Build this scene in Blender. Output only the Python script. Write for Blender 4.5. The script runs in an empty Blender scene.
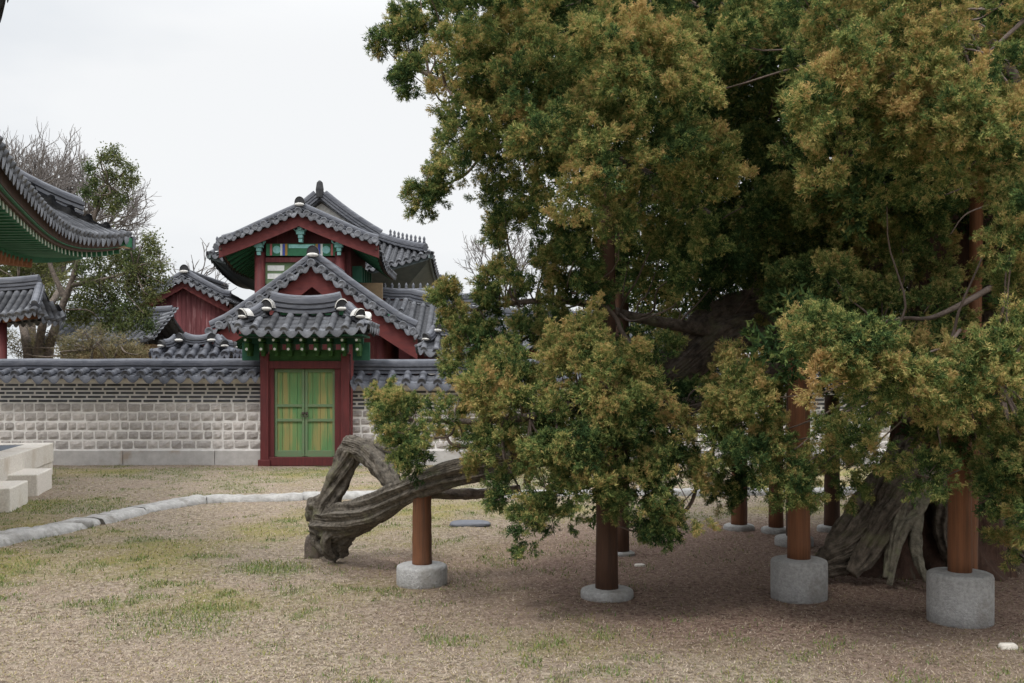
import bpy, bmesh, math, random
import numpy as np
from mathutils import Vector
random.seed(7)
rng = np.random.default_rng(11)
R = math.radians
sc = bpy.context.scene
col = sc.collection

# ------------------------------------------------------------------ camera, sky, sun, exposure
CAMZ, F = 1.6, 995.6
HZ = 385.0                                  # picture row of the horizon
cam_d = bpy.data.cameras.new("camera"); cam = bpy.data.objects.new("camera", cam_d); col.objects.link(cam)
cam.location = (0, 0, CAMZ); cam.rotation_euler = (R(90), 0, 0)
cam_d.lens = 35; cam_d.sensor_width = 36; cam_d.shift_y = (HZ - 341.5) / 1024
cam_d.clip_start = 0.1; cam_d.clip_end = 2000
sc.camera = cam
SUN_EL, SUN_AZ = 58, -35                    # sun behind the camera's left shoulder, veiled
w = bpy.data.worlds.new("World"); sc.world = w; w.use_nodes = True
nt = w.node_tree; nt.nodes.clear()
sky = nt.nodes.new("ShaderNodeTexSky"); sky.sky_type = 'NISHITA'; sky.sun_disc = False
sky.sun_elevation = R(SUN_EL); sky.sun_rotation = R(180 + SUN_AZ)
sky.air_density = 1.0; sky.dust_density = 3.0
tc = nt.nodes.new("ShaderNodeTexCoord"); mp = nt.nodes.new("ShaderNodeMapping")
mp.inputs['Scale'].default_value = (1, 1, 2.6)
nz = nt.nodes.new("ShaderNodeTexNoise"); nz.inputs['Scale'].default_value = 1.7; nz.inputs['Detail'].default_value = 5
cr = nt.nodes.new("ShaderNodeValToRGB")
cr.color_ramp.elements[0].position = .40; cr.color_ramp.elements[0].color = (.785, .825, .87, 1)
cr.color_ramp.elements[1].position = .60; cr.color_ramp.elements[1].color = (.975, .985, .992, 1)
sc10 = nt.nodes.new("ShaderNodeVectorMath"); sc10.operation = 'SCALE'; sc10.inputs['Scale'].default_value = 9.9
mixn = nt.nodes.new("ShaderNodeMix"); mixn.data_type = 'RGBA'; mixn.inputs['Factor'].default_value = .93
bg = nt.nodes.new("ShaderNodeBackground"); bg.inputs['Strength'].default_value = .1
wo = nt.nodes.new("ShaderNodeOutputWorld")
L = nt.links
L.new(tc.outputs['Generated'], mp.inputs['Vector']); L.new(mp.outputs['Vector'], nz.inputs['Vector'])
sx_ = nt.nodes.new("ShaderNodeSeparateXYZ"); mr = nt.nodes.new("ShaderNodeMapRange"); mr.interpolation_type = 'SMOOTHSTEP'
mr.inputs['From Min'].default_value = .30; mr.inputs['From Max'].default_value = .95; mr.inputs['To Min'].default_value = 8.5; mr.inputs['To Max'].default_value = 34
L.new(tc.outputs['Generated'], sx_.inputs[0]); L.new(sx_.outputs['Z'], mr.inputs['Value']); L.new(mr.outputs['Result'], sc10.inputs['Scale'])
L.new(nz.outputs['Fac'], cr.inputs['Fac']); L.new(cr.outputs['Color'], sc10.inputs[0])
L.new(sky.outputs['Color'], mixn.inputs['A']); L.new(sc10.outputs['Vector'], mixn.inputs['B'])
L.new(mixn.outputs['Result'], bg.inputs['Color']); L.new(bg.outputs['Background'], wo.inputs['Surface'])
sun_d = bpy.data.lights.new("sun", 'SUN'); sun_d.energy = 1.5; sun_d.angle = R(12); sun_d.color = (1, .965, .91)
sun = bpy.data.objects.new("sun", sun_d); col.objects.link(sun)
sun.rotation_euler = (R(90 - SUN_EL), 0, R(SUN_AZ))
vs = sc.view_settings; vs.view_transform = 'Standard'; vs.look = 'None'; vs.exposure = 0.22; vs.gamma = 1
vs.use_curve_mapping = False
sc.render.engine = 'CYCLES'
sc.cycles.max_bounces = 7; sc.cycles.diffuse_bounces = 4; sc.cycles.transmission_bounces = 4

# ------------------------------------------------------------------ helpers
def P(px, py, Y):
    """world point seen at picture position px,py at distance Y"""
    return np.array([(px - 512) * Y / F, Y, CAMZ + (HZ - py) * Y / F])
def gY(py):
    return CAMZ * F / (py - HZ)
def A(*a): return np.array(a, float)
def nrm(v):
    v = np.asarray(v, float); n = np.linalg.norm(v)
    return v / n if n > 1e-9 else v
class MB:
    def __init__(s): s.v = []; s.f = []
    def add(s, verts, faces):
        o = len(s.v); s.v.extend([tuple(map(float, p)) for p in verts])
        s.f.extend([tuple(i + o for i in f) for f in faces])
    def box(s, c, size, ax=None):
        c = np.asarray(c, float); h = np.asarray(size, float) / 2
        M = np.eye(3) if ax is None else np.asarray(ax, float)
        vs_ = [c + M[0] * h[0] * x + M[1] * h[1] * y + M[2] * h[2] * z for x in (-1, 1) for y in (-1, 1) for z in (-1, 1)]
        s.add(vs_, [(0, 1, 3, 2), (4, 6, 7, 5), (0, 4, 5, 1), (2, 3, 7, 6), (0, 2, 6, 4), (1, 5, 7, 3)])
    def bar(s, a, b, wd, ht, up=(0, 0, 1)):
        a = np.asarray(a, float); b = np.asarray(b, float); t = b - a; l = np.linalg.norm(t); t = t / l
        sd = nrm(np.cross(t, up)); u = np.cross(sd, t)
        s.box((a + b) / 2, (l, wd, ht), (t, sd, u))
    def sweep(s, path, prof, up=(0, 0, 1), caps=True):
        path = np.asarray(path, float); n = len(path); m = len(prof)
        T = np.gradient(path, axis=0); vv = []
        for i in range(n):
            t = nrm(T[i]); sd = nrm(np.cross(t, up)); u = np.cross(sd, t)
            for (a, b) in prof: vv.append(path[i] + sd * a + u * b)
        ff = [(i * m + j, i * m + (j + 1) % m, (i + 1) * m + (j + 1) % m, (i + 1) * m + j) for i in range(n - 1) for j in range(m)]
        if caps: ff += [tuple(range(m))[::-1], tuple((n - 1) * m + j for j in range(m))]
        s.add(vv, ff)
    def tube(s, path, rad, ns=8, flute=None, caps=True):
        path = np.asarray(path, float); n = len(path); T = np.gradient(path, axis=0)
        up = A(0, 0, 1) if abs(nrm(path[-1] - path[0])[2]) < .9 else A(0, 1, 0)
        sd = None; vv = []
        for i in range(n):
            t = nrm(T[i])
            sd = nrm(np.cross(t, up)) if sd is None else nrm(sd - t * np.dot(sd, t))
            u = np.cross(sd, t)
            for j in range(ns):
                a = 2 * math.pi * j / ns
                r = rad[i] * (flute(a, i / (n - 1)) if flute else 1)
                vv.append(path[i] + (sd * math.cos(a) + u * math.sin(a)) * r)
        ff = [(i * ns + j, i * ns + (j + 1) % ns, (i + 1) * ns + (j + 1) % ns, (i + 1) * ns + j) for i in range(n - 1) for j in range(ns)]
        if caps: ff += [tuple(range(ns))[::-1], tuple((n - 1) * ns + j for j in range(ns))]
        s.add(vv, ff)
    def lathe(s, c, prof, ns=40):
        vv = []; m = len(prof)
        for (r, z) in prof:
            for j in range(ns):
                a = 2 * math.pi * j / ns; vv.append((c[0] + r * math.cos(a), c[1] + r * math.sin(a), c[2] + z))
        ff = [(i * ns + j, i * ns + (j + 1) % ns, (i + 1) * ns + (j + 1) % ns, (i + 1) * ns + j) for i in range(m - 1) for j in range(ns)]
        ff += [tuple(range(ns))[::-1], tuple((m - 1) * ns + j for j in range(ns))]
        s.add(vv, ff)
    def build(s, name, m, parent=None, smooth=False, bevel=0, label=None):
        off = WL.get(parent.name, A(0, 0, 0)) if parent else A(0, 0, 0)
        me = bpy.data.meshes.new(name)
        me.from_pydata([tuple(np.asarray(p) - off) for p in s.v], [], s.f); me.update()
        o = bpy.data.objects.new(name, me); col.objects.link(o)
        if m: me.materials.append(m)
        if smooth: me.shade_smooth()
        if parent: o.parent = parent; WL[o.name] = off
        if bevel:
            bm = o.modifiers.new("bevel", 'BEVEL'); bm.width = bevel; bm.segments = 2; bm.limit_method = 'ANGLE'
        if label: o['label'] = label
        return o
    def build_parts(s, name, m, parent, smooth=False):
        """one object for every connected piece"""
        par = list(range(len(s.v)))
        def fd(i):
            while par[i] != i: par[i] = par[par[i]]; i = par[i]
            return i
        for f in s.f:
            a = fd(f[0])
            for k in f[1:]: par[fd(k)] = a
        gr = {}
        for f in s.f: gr.setdefault(fd(f[0]), []).append(f)
        for fs in gr.values():
            ids = sorted({i for f in fs for i in f}); mp_ = {i: k for k, i in enumerate(ids)}
            q = MB(); q.v = [s.v[i] for i in ids]; q.f = [tuple(mp_[i] for i in f) for f in fs]; q.build(name, m, parent, smooth)
WL = {}
def thing(name, label, cat, loc, group=None):
    o = bpy.data.objects.new(name, None); col.objects.link(o); o.location = tuple(loc); o.empty_display_size = .2
    WL[o.name] = np.asarray(loc, float); o['label'] = label; o['category'] = cat
    if group: o['group'] = group
    return o
def crm(pts, n):
    """Catmull-Rom resample of rows (any number of columns)"""
    p = np.asarray(pts, float); p = np.vstack([2 * p[0] - p[1], p, 2 * p[-1] - p[-2]]); k = len(p) - 3; out = []
    for q in np.linspace(0, k, n):
        i = min(int(q), k - 1); t = q - i; a, b, c, d = p[i:i + 4]
        out.append(.5 * (2 * b + (c - a) * t + (2 * a - 5 * b + 4 * c - d) * t * t + (3 * b - a - 3 * c + d) * t ** 3))
    return np.array(out)
def vnoise(x, y, seed=0):
    x = np.asarray(x, float); y = np.asarray(y, float); xi = np.floor(x).astype(np.int64); yi = np.floor(y).astype(np.int64)
    fx = x - xi; fy = y - yi; fx = fx * fx * (3 - 2 * fx); fy = fy * fy * (3 - 2 * fy)
    def h(a, b):
        n = (a * 374761393 + b * 668265263 + seed * 974711) & 0xffffffff
        n = ((n ^ (n >> 13)) * 1274126177) & 0xffffffff
        return ((n ^ (n >> 16)) & 0xffff) / 65535.
    return (h(xi, yi) * (1 - fx) + h(xi + 1, yi) * fx) * (1 - fy) + (h(xi, yi + 1) * (1 - fx) + h(xi + 1, yi + 1) * fx) * fy
def fbm(x, y, seed=0, o=4):
    s_ = 0; a = .5; t = 0
    for k in range(o):
        s_ = s_ + a * vnoise(np.asarray(x) * 2 ** k, np.asarray(y) * 2 ** k, seed + k * 17); t += a; a *= .5
    return s_ / t

# ------------------------------------------------------------------ materials
def mat(name, c1, c2=None, scale=6, rough=.8, bump=.0, bscale=30, stretch=(1, 1, 1), island=0., c3=None, s3=2., w3=.5, spec=.3, detail=6, lo=.35, hi=.65):
    m = bpy.data.materials.new(name); m.use_nodes = True; n = m.node_tree.nodes; l = m.node_tree.links
    b = n['Principled BSDF']; b.inputs['Roughness'].default_value = rough; b.inputs['Specular IOR Level'].default_value = spec
    t = n.new('ShaderNodeTexCoord'); mpg = n.new('ShaderNodeMapping'); mpg.inputs['Scale'].default_value = stretch
    l.new(t.outputs['Object'], mpg.inputs['Vector'])
    def noise(s_, d=detail):
        q = n.new('ShaderNodeTexNoise'); q.inputs['Scale'].default_value = s_; q.inputs['Detail'].default_value = d; q.inputs['Roughness'].default_value = .66
        l.new(mpg.outputs['Vector'], q.inputs['Vector']); return q
    def ramp(src, a, z):
        q = n.new('ShaderNodeMapRange'); q.inputs['From Min'].default_value = a; q.inputs['From Max'].default_value = z
        l.new(src, q.inputs['Value']); return q.outputs['Result']
    def mx(f, a, bb):
        q = n.new('ShaderNodeMix'); q.data_type = 'RGBA'
        if isinstance(f, float): q.inputs['Factor'].default_value = f
        else: l.new(f, q.inputs['Factor'])
        for k, v in (('A', a), ('B', bb)):
            if isinstance(v, tuple): q.inputs[k].default_value = (*v, 1)
            else: l.new(v, q.inputs[k])
        return q.outputs['Result']
    c = c1
    if c2: c = mx(ramp(noise(scale).outputs['Fac'], lo, hi), c1, c2)
    if c3: c = mx(ramp(noise(s3, 4).outputs['Fac'], w3, w3 + .14), c, c3)
    if island:
        g = n.new('ShaderNodeNewGeometry'); hv = n.new('ShaderNodeHueSaturation')
        q = n.new('ShaderNodeMapRange'); q.inputs['To Min'].default_value = 1 - island; q.inputs['To Max'].default_value = 1 + island
        l.new(g.outputs['Random Per Island'], q.inputs['Value']); l.new(q.outputs['Result'], hv.inputs['Value'])
        if isinstance(c, tuple): hv.inputs['Color'].default_value = (*c, 1)
        else: l.new(c, hv.inputs['Color'])
        c = hv.outputs['Color']
    if isinstance(c, tuple): b.inputs['Base Color'].default_value = (*c, 1)
    else: l.new(c, b.inputs['Base Color'])
    if bump:
        bp = n.new('ShaderNodeBump'); bp.inputs['Strength'].default_value = bump; bp.inputs['Distance'].default_value = .02
        l.new(noise(bscale, 8).outputs['Fac'], bp.inputs['Height']); l.new(bp.outputs['Normal'], b.inputs['Normal'])
    return m
def leafmat(name, stops, trans=.25, rough=.7):
    m = bpy.data.materials.new(name); m.use_nodes = True; n = m.node_tree.nodes; l = m.node_tree.links
    n.remove(n['Principled BSDF']); out = n['Material Output']
    a = n.new('ShaderNodeAttribute'); a.attribute_name = 'hue'
    r = n.new('ShaderNodeValToRGB'); e = r.color_ramp.elements
    while len(e) < len(stops): e.new(.5)
    for k, (p, c) in enumerate(stops): e[k].position = p; e[k].color = (*c, 1)
    d = n.new('ShaderNodeBsdfDiffuse'); tr = n.new('ShaderNodeBsdfTranslucent'); mx = n.new('ShaderNodeMixShader'); mx.inputs['Fac'].default_value = trans
    l.new(a.outputs['Fac'], r.inputs['Fac']); l.new(r.outputs['Color'], d.inputs['Color']); l.new(r.outputs['Color'], tr.inputs['Color'])
    l.new(d.outputs[0], mx.inputs[1]); l.new(tr.outputs[0], mx.inputs[2]); l.new(mx.outputs[0], out.inputs['Surface'])
    return m
M = {}
M['tile'] = mat('roof_tile', (.082, .085, .096), (.133, .136, .147), 9, .66, .4, 45, island=.36, c3=(.07, .072, .08), s3=3, w3=.55)
M['tile_dark'] = mat('coping_tile', (.06, .064, .08), (.105, .109, .127), 5, .55, .25, 40, island=.15, c3=(.05, .05, .055), s3=3, w3=.58)
M['ridge'] = mat('ridge_tile', (.075, .079, .095), (.13, .134, .15), 4, .62, .3, 30, stretch=(.6, .6, 3), c3=(.06, .06, .066), s3=5, w3=.55)
M['plaster'] = mat('lime_plaster', (.72, .70, .66), (.5, .48, .45), 9, .9, .3, 30)
M['mortar'] = mat('mortar', (.80, .775, .75), (.68, .65, .62), 7, .95, .3, 60)
M['stone'] = mat('wall_granite', (.52, .48, .455), (.40, .37, .35), 16, .9, .8, 70, island=.2, c3=(.50, .46, .43), s3=9, w3=.55)
M['brick'] = mat('dark_brick', (.062, .066, .075), (.11, .112, .12), 9, .85, .3, 60, island=.35)
M['base'] = mat('foundation_granite', (.50, .48, .465), (.40, .38, .365), 6, .9, .3, 60, c3=(.36, .30, .25), s3=1.6, w3=.58)
M['granite'] = mat('dressed_granite', (.72, .67, .60), (.56, .51, .45), 40, .85, .5, 80, c3=(.52, .45, .37), s3=1.6, w3=.56, lo=.36, hi=.6)
M['kerbm'] = mat('weathered_granite', (.40, .385, .365), (.26, .25, .235), 9, .95, .9, 26, c3=(.19, .175, .155), s3=3.2, w3=.54)
M['paving'] = mat('paving_tile', (.085, .10, .125), (.12, .135, .16), 6, .8, .1, 30, island=.2)
M['red'] = mat('red_wood', (.115, .023, .023), (.07, .016, .017), 4, .65, .25, 25, stretch=(5, 5, .5), c3=(.2, .06, .055), s3=2, w3=.6)
M['redboard'] = mat('weathered_red_boards', (.21, .065, .068), (.145, .043, .047), 5, .75, .3, 25, stretch=(6, 6, .4), island=.25, c3=(.36, .18, .18), s3=3, w3=.56)
M['barge'] = mat('red_bargeboard', (.135, .028, .025), (.09, .021, .021), 3, .7, .2, 25, stretch=(1, 4, 4))
M['door'] = mat('worn_green_paint', (.085, .20, .08), (.14, .215, .08), 3.2, .7, .3, 20, stretch=(5, 5, .45), island=.08, c3=(.25, .225, .085), s3=1.3, w3=.48)
M['doorframe'] = mat('green_door_rail', (.11, .195, .10), (.14, .175, .095), 5, .7, .3, 30, stretch=(2, 2, 2))
M['green'] = mat('green_painted_wood', (.025, .125, .06), (.04, .17, .085), 5, .6, .1, 20, c3=(.02, .07, .04), s3=4, w3=.6)
M['darkgreen'] = mat('soffit_green', (.016, .075, .045), (.03, .105, .065), 4, .75, .1, 20)
M['leafgreen'] = mat('frieze_green', (.035, .105, .022), (.022, .07, .015), 4, .65, .1, 20, stretch=(.5, 2, 4))
M['teal'] = mat('pale_turquoise_paint', (.30, .58, .55), (.2, .45, .42), 12, .6)
M['white'] = mat('white_paint', (.75, .75, .72), (.6, .6, .58), 12, .6)
M['paletip'] = mat('pale_rafter_end', (.42, .47, .38), (.3, .36, .28), 12, .7)
M['blue'] = mat('blue_paint', (.05, .08, .42), (.08, .1, .35), 12, .6)
M['ochre'] = mat('ochre_paint', (.42, .24, .05), (.32, .16, .05), 8, .7)
M['pink'] = mat('salmon_panel', (.52, .16, .15), (.42, .12, .12), 4, .7)
M['tan'] = mat('tan_eave_boards', (.26, .18, .10), (.17, .12, .07), 5, .75, .2, 20, stretch=(1, .4, 1), island=.2)
M['rafter'] = mat('orange_rafter', (.30, .13, .06), (.22, .09, .045), 6, .7)
M['fascia'] = mat('brown_fascia', (.085, .05, .035), (.06, .035, .025), 6, .8)
M['grey_soffit'] = mat('greyed_soffit', (.13, .15, .15), (.09, .11, .11), 4, .85)
M['black'] = mat('black_face', (.03, .03, .033), (.05, .05, .052), 12, .8)
M['iron'] = mat('dark_iron', (.05, .045, .04), (.08, .06, .05), 20, .6)
M['post'] = mat('stained_post_wood', (.185, .075, .034), (.105, .048, .026), 5, .7, .35, 30, stretch=(7, 7, .35), c3=(.075, .045, .03), s3=2.2, w3=.56)
M['postwarm'] = mat('orange_post_wood', (.225, .092, .042), (.135, .06, .03), 6, .7, .4, 34, stretch=(8, 8, .3), c3=(.09, .055, .035), s3=2.0, w3=.57)
M['postdark'] = mat('dark_post_wood', (.10, .05, .03), (.06, .033, .022), 5, .75, .35, 30, stretch=(7, 7, .35), c3=(.14, .06, .03), s3=2.2, w3=.58)
M['conc'] = mat('footing_concrete', (.44, .43, .42), (.32, .315, .305), 38, .92, .9, 70, c3=(.25, .235, .21), s3=3.0, w3=.55, lo=.38, hi=.62)
M['bark'] = mat('juniper_bark', (.17, .135, .11), (.055, .044, .036), 17, .9, 1.0, 45, c3=(.16, .15, .095), s3=4, w3=.56)
M['deadwood'] = mat('weathered_deadwood', (.185, .16, .13), (.05, .042, .033), 19, .9, 1.0, 55, c3=(.17, .165, .10), s3=4, w3=.56)
M['rootbark'] = mat('root_bark', (.19, .155, .12), (.05, .04, .03), 16, .92, 1.0, 50, c3=(.15, .14, .08), s3=4, w3=.57)
M['gnarl'] = mat('gnarled_deadwood', (.27, .24, .18), (.10, .088, .065), 15, .9, 1.0, 50, c3=(.2, .2, .12), s3=5, w3=.55)
M['twig'] = mat('twig_bark', (.17, .13, .11), (.10, .075, .06), 9, .9, .4, 30)
M['redbark'] = mat('reddish_bark', (.10, .055, .038), (.05, .028, .02), 6, .9, .9, 22, stretch=(4, 4, .5), c3=(.12, .10, .07), s3=3, w3=.58)
M['greytwig'] = mat('bare_twigs', (.17, .15, .14), (.12, .105, .097), 6, .9)
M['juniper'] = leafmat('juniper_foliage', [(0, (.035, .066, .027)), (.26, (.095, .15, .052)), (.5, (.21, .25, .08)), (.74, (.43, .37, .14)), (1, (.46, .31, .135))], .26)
M['broad'] = leafmat('evergreen_foliage', [(0, (.04, .065, .03)), (.5, (.105, .13, .05)), (1, (.20, .19, .08))], .3)
M['bushm'] = leafmat('dry_bush_foliage', [(0, (.07, .08, .035)), (.5, (.18, .16, .09)), (1, (.32, .25, .15))], .3)
M['straw'] = leafmat('grass_blades', [(0, (.075, .13, .045)), (.3, (.15, .19, .06)), (.42, (.26, .22, .08)), (.6, (.29, .225, .16)), (.8, (.47, .39, .31)), (1, (.14, .09, .065))], .15)

# ------------------------------------------------------------------ tiled roof kit
def tile_slope(sheet, rows, S, n, r=.075, vmax=None, tile=.3, disc=True, tongue=.09, dip=.045, ext=1.0):
    vmax = vmax or (lambda u: 1.0)
    e = 1e-3
    def fr(u, v):
        u0 = min(max(u, e), 1 - e); v0 = min(max(v, e), 1 - e)
        du = S(u0 + e, v0) - S(u0 - e, v0); dv = S(u0, v0 + e) - S(u0, v0 - e)
        N = nrm(np.cross(du, dv))
        if N[2] < 0: N = -N
        return nrm(du), nrm(dv), N
    ang = np.linspace(0, math.pi, 7)
    for i in range(n):
        u = (i + .5) / n; vm = vmax(u)
        if vm < .04: continue
        ln = np.linalg.norm(S(u, vm) - S(u, 0)); nt_ = max(1, int(round(ln / tile))); vv = []; ff = []
        for k in range(nt_):
            for (vq, rr) in ((k / nt_ * vm, r), ((k + 1) / nt_ * vm, r * .86)):
                du, dv, N = fr(u, vq); c = S(u, vq)
                vv += [c + du * math.cos(a) * rr + N * (math.sin(a) * rr) for a in ang]
        for k in range(2 * nt_ - 1):
            for j in range(6): ff.append((k * 7 + j, k * 7 + j + 1, k * 7 + j + 8, k * 7 + j + 7))
        rows.add(vv, ff)
        if disc:
            du, dv, N = fr(u, 0); c = S(u, 0) + N * r * .12; vv = []
            for q, rr in ((.03, 1.06), (-.03, 1.06), (-.036, .8), (-.03, .72)):
                vv += [c + dv * q + (du * math.cos(a) + N * math.sin(a)) * r * rr for a in np.linspace(0, 2 * math.pi, 12, endpoint=False)]
            ff = [(q * 12 + j, q * 12 + (j + 1) % 12, q * 12 + 12 + (j + 1) % 12, q * 12 + 12 + j) for q in range(3) for j in range(12)]
            ff += [tuple(range(36, 48)), tuple(range(12))]
            rows.add(vv, ff)
    m = 5
    for i in range(n + 1):
        uc = i / n; ua = max(0, (i - .5) / n); ub = min(1, (i + .5) / n); vm = max(vmax(ua + (ub - ua) * .5), 0)
        if vm < .04: continue
        ln = np.linalg.norm(S(uc, vm) - S(uc, 0)); nt_ = max(1, int(round(ln / (tile * .6)))); vv = []; ff = []
        for k in range(nt_):
            for (fq, o) in ((k / nt_, .022), ((k + 1) / nt_, -.004)):
                for t in np.linspace(0, 1, m):
                    uu = ua + (ub - ua) * t; vq = fq * max(.02, vmax(uu)); du, dv, N = fr(uu, vq)
                    vv.append(S(uu, vq) + N * (o - dip * math.sin(math.pi * t)))
        for k in range(2 * nt_ - 1):
            for j in range(m - 1): ff.append((k * m + j, k * m + j + 1, (k + 1) * m + j + 1, (k + 1) * m + j))
        sheet.add(vv, ff)
        if tongue:
            top = []; bot = []; mid = []
            for t in np.linspace(0, 1, 9):
                uu = ua + (ub - ua) * t; du, dv, N = fr(uu, 0); s_ = math.sin(math.pi * t)
                p = S(uu, 0) + N * (.02 - dip * s_); top.append(p - dv * .03)
                bot.append(p - dv * .035 + A(0, 0, -1) * (.028 + tongue * s_ ** .8)); mid.append(p + dv * .05)
            o = bot + top + mid; k = 9
            sheet.add(o, [(j, j + 1, k + j + 1, k + j) for j in range(8)] + [(k + j, k + j + 1, 2 * k + j + 1, 2 * k + j) for j in range(8)])
def ridge_prof(wd, h, layers, top=.075):
    p = []; z = 0; dz = h / layers
    for k in range(layers):
        p += [(wd, z + dz * .12), (wd, z + dz * .72), (wd - .03, z + dz * .75), (wd - .03, z + dz)]; z += dz
    p += [(top * math.cos(a), z + top * math.sin(a)) for a in np.linspace(0, math.pi, 7)]
    return p + [(-a, b) for (a, b) in p[:4 * layers][::-1]]
def end_tile(root, pos, d, s_=.14, tilt=.25, ring=True):
    """arched dark end tile bedded on white plaster, facing direction d"""
    d = nrm(d); sd = nrm(np.cross(A(0, 0, 1), d)); up = nrm(A(0, 0, 1) + d * tilt); dark, plast = MB(), MB()
    n = 11; an = np.linspace(-.1, math.pi + .1, n)
    def rg_(r, q): return [pos + sd * math.cos(a) * r + up * math.sin(a) * r * 1.25 + d * q for a in an]
    v = rg_(s_ * .9, .02) + rg_(s_, .03) + rg_(s_ * 1.05, 0) + rg_(s_ * 1.05, -.05)
    f = [(q * n + i, q * n + i + 1, q * n + n + i + 1, q * n + n + i) for q in range(3) for i in range(n - 1)]
    dark.add(v, f + [tuple(range(n)), tuple(range(3 * n, 4 * n))[::-1]])
    o = dark.build('end_tile', M['black'], root)
    if ring:
        v = rg_(s_ * 1.2, .0) + rg_(s_ * 1.05, .035) + rg_(s_ * 1.2, -.16)
        plast.add(v, [(i, i + 1, n + i + 1, n + i) for i in range(n - 1)] + [(i, i + 1, 2 * n + i + 1, 2 * n + i) for i in range(n - 1)])
        plast.build('plaster_ring', M['plaster'], root, True); plast = MB()
    k = 10; vv = []
    for q, rr in ((-.05, .6), (.02, 1.0), (.06, .92), (.085, .55)):
        vv += [pos + d * (q + .02) + sd * math.cos(a) * s_ * 1.0 * rr + up * (math.sin(a) * s_ * .36 * rr - s_ * .34) for a in np.linspace(0, 2 * math.pi, k, endpoint=False)]
    plast.add(vv, [(q * k + j, q * k + (j + 1) % k, (q + 1) * k + (j + 1) % k, (q + 1) * k + j) for q in range(3) for j in range(k)] + [tuple(range(3 * k, 4 * k))])
    plast.build('plaster_cap', M['plaster'], root, True)

def small_hip_roof(root, cx, Yr, he, hr, zE, zR, oh, n, ridge_h=.3, tile='tile', r=.075, ring=True, es=1.0):
    """little gate roof: front and back slopes, curved main ridge, four descending ridges with arched end tiles"""
    sheet, rows, rg = MB(), MB(), MB(); ET = []
    for sg in (-1, 1):
        def S(u, v, sg=sg):
            x = (u * 2 - 1) * he; k = abs(x) / he
            return A(cx + x, Yr + sg * oh * (1 - v), zE + (zR - zE) * (v * .8 + v * v * .2) + .10 * k ** 3 * (1 - v))
        def vm(u):
            x = abs((u * 2 - 1) * he)
            return 1 if x <= hr else max(0.25, 1 - (x - hr) / (he - hr) * .75)
        tile_slope(sheet, rows, S, n, r=r, vmax=vm)
    for sx in (-1, 1):                                     # side slopes
        def S2(u, v, sx=sx):
            y = (u * 2 - 1) * oh
            return A(cx + sx * (he + .02 - (he - hr) * v), Yr + y * (1 - .75 * v), zE + .10 * (1 - v) + (zR - zE) * v * .9)
        tile_slope(sheet, rows, S2, max(3, int(oh * 2 / .28)), r=r)
    xs = np.linspace(-1, 1, 13)
    path = [A(cx + x * (hr + .02), Yr, zR - .03 + .09 * abs(x) ** 2.2) for x in xs]
    rg.sweep(path, ridge_prof(.12, ridge_h, 3, .085))
    for sx in (-1, 1):
        ET.append((A(cx + sx * (hr + .0), Yr - .16, zR + .11), A(sx * .25, -1, 0), .14 * es, .25))
        for sg in (-1, 1):
            p0 = A(cx + sx * (hr + .05), Yr + sg * .05, zR + .08); p1 = A(cx + sx * (he - .22), Yr + sg * oh * .62, zE + (zR - zE) * .38 + .10)
            pth = [p0 + (p1 - p0) * t - A(0, 0, .05 * math.sin(math.pi * t)) for t in np.linspace(0, 1, 7)]
            rg.sweep(pth, ridge_prof(.09, .12, 2, .07))
            ET.append((p1 + A(sx * .03, sg * .04, .06), A(sx * .6, sg * .8, 0), .12 * es, .5))
    ro = sheet.build('roof', M[tile], root, True)
    rows.build('cover_tiles', M[tile], ro, True); rg.build_parts('ridge', M['ridge'], ro)
    for e_ in ET: end_tile(ro, *e_, ring=ring)
    return ro

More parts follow.
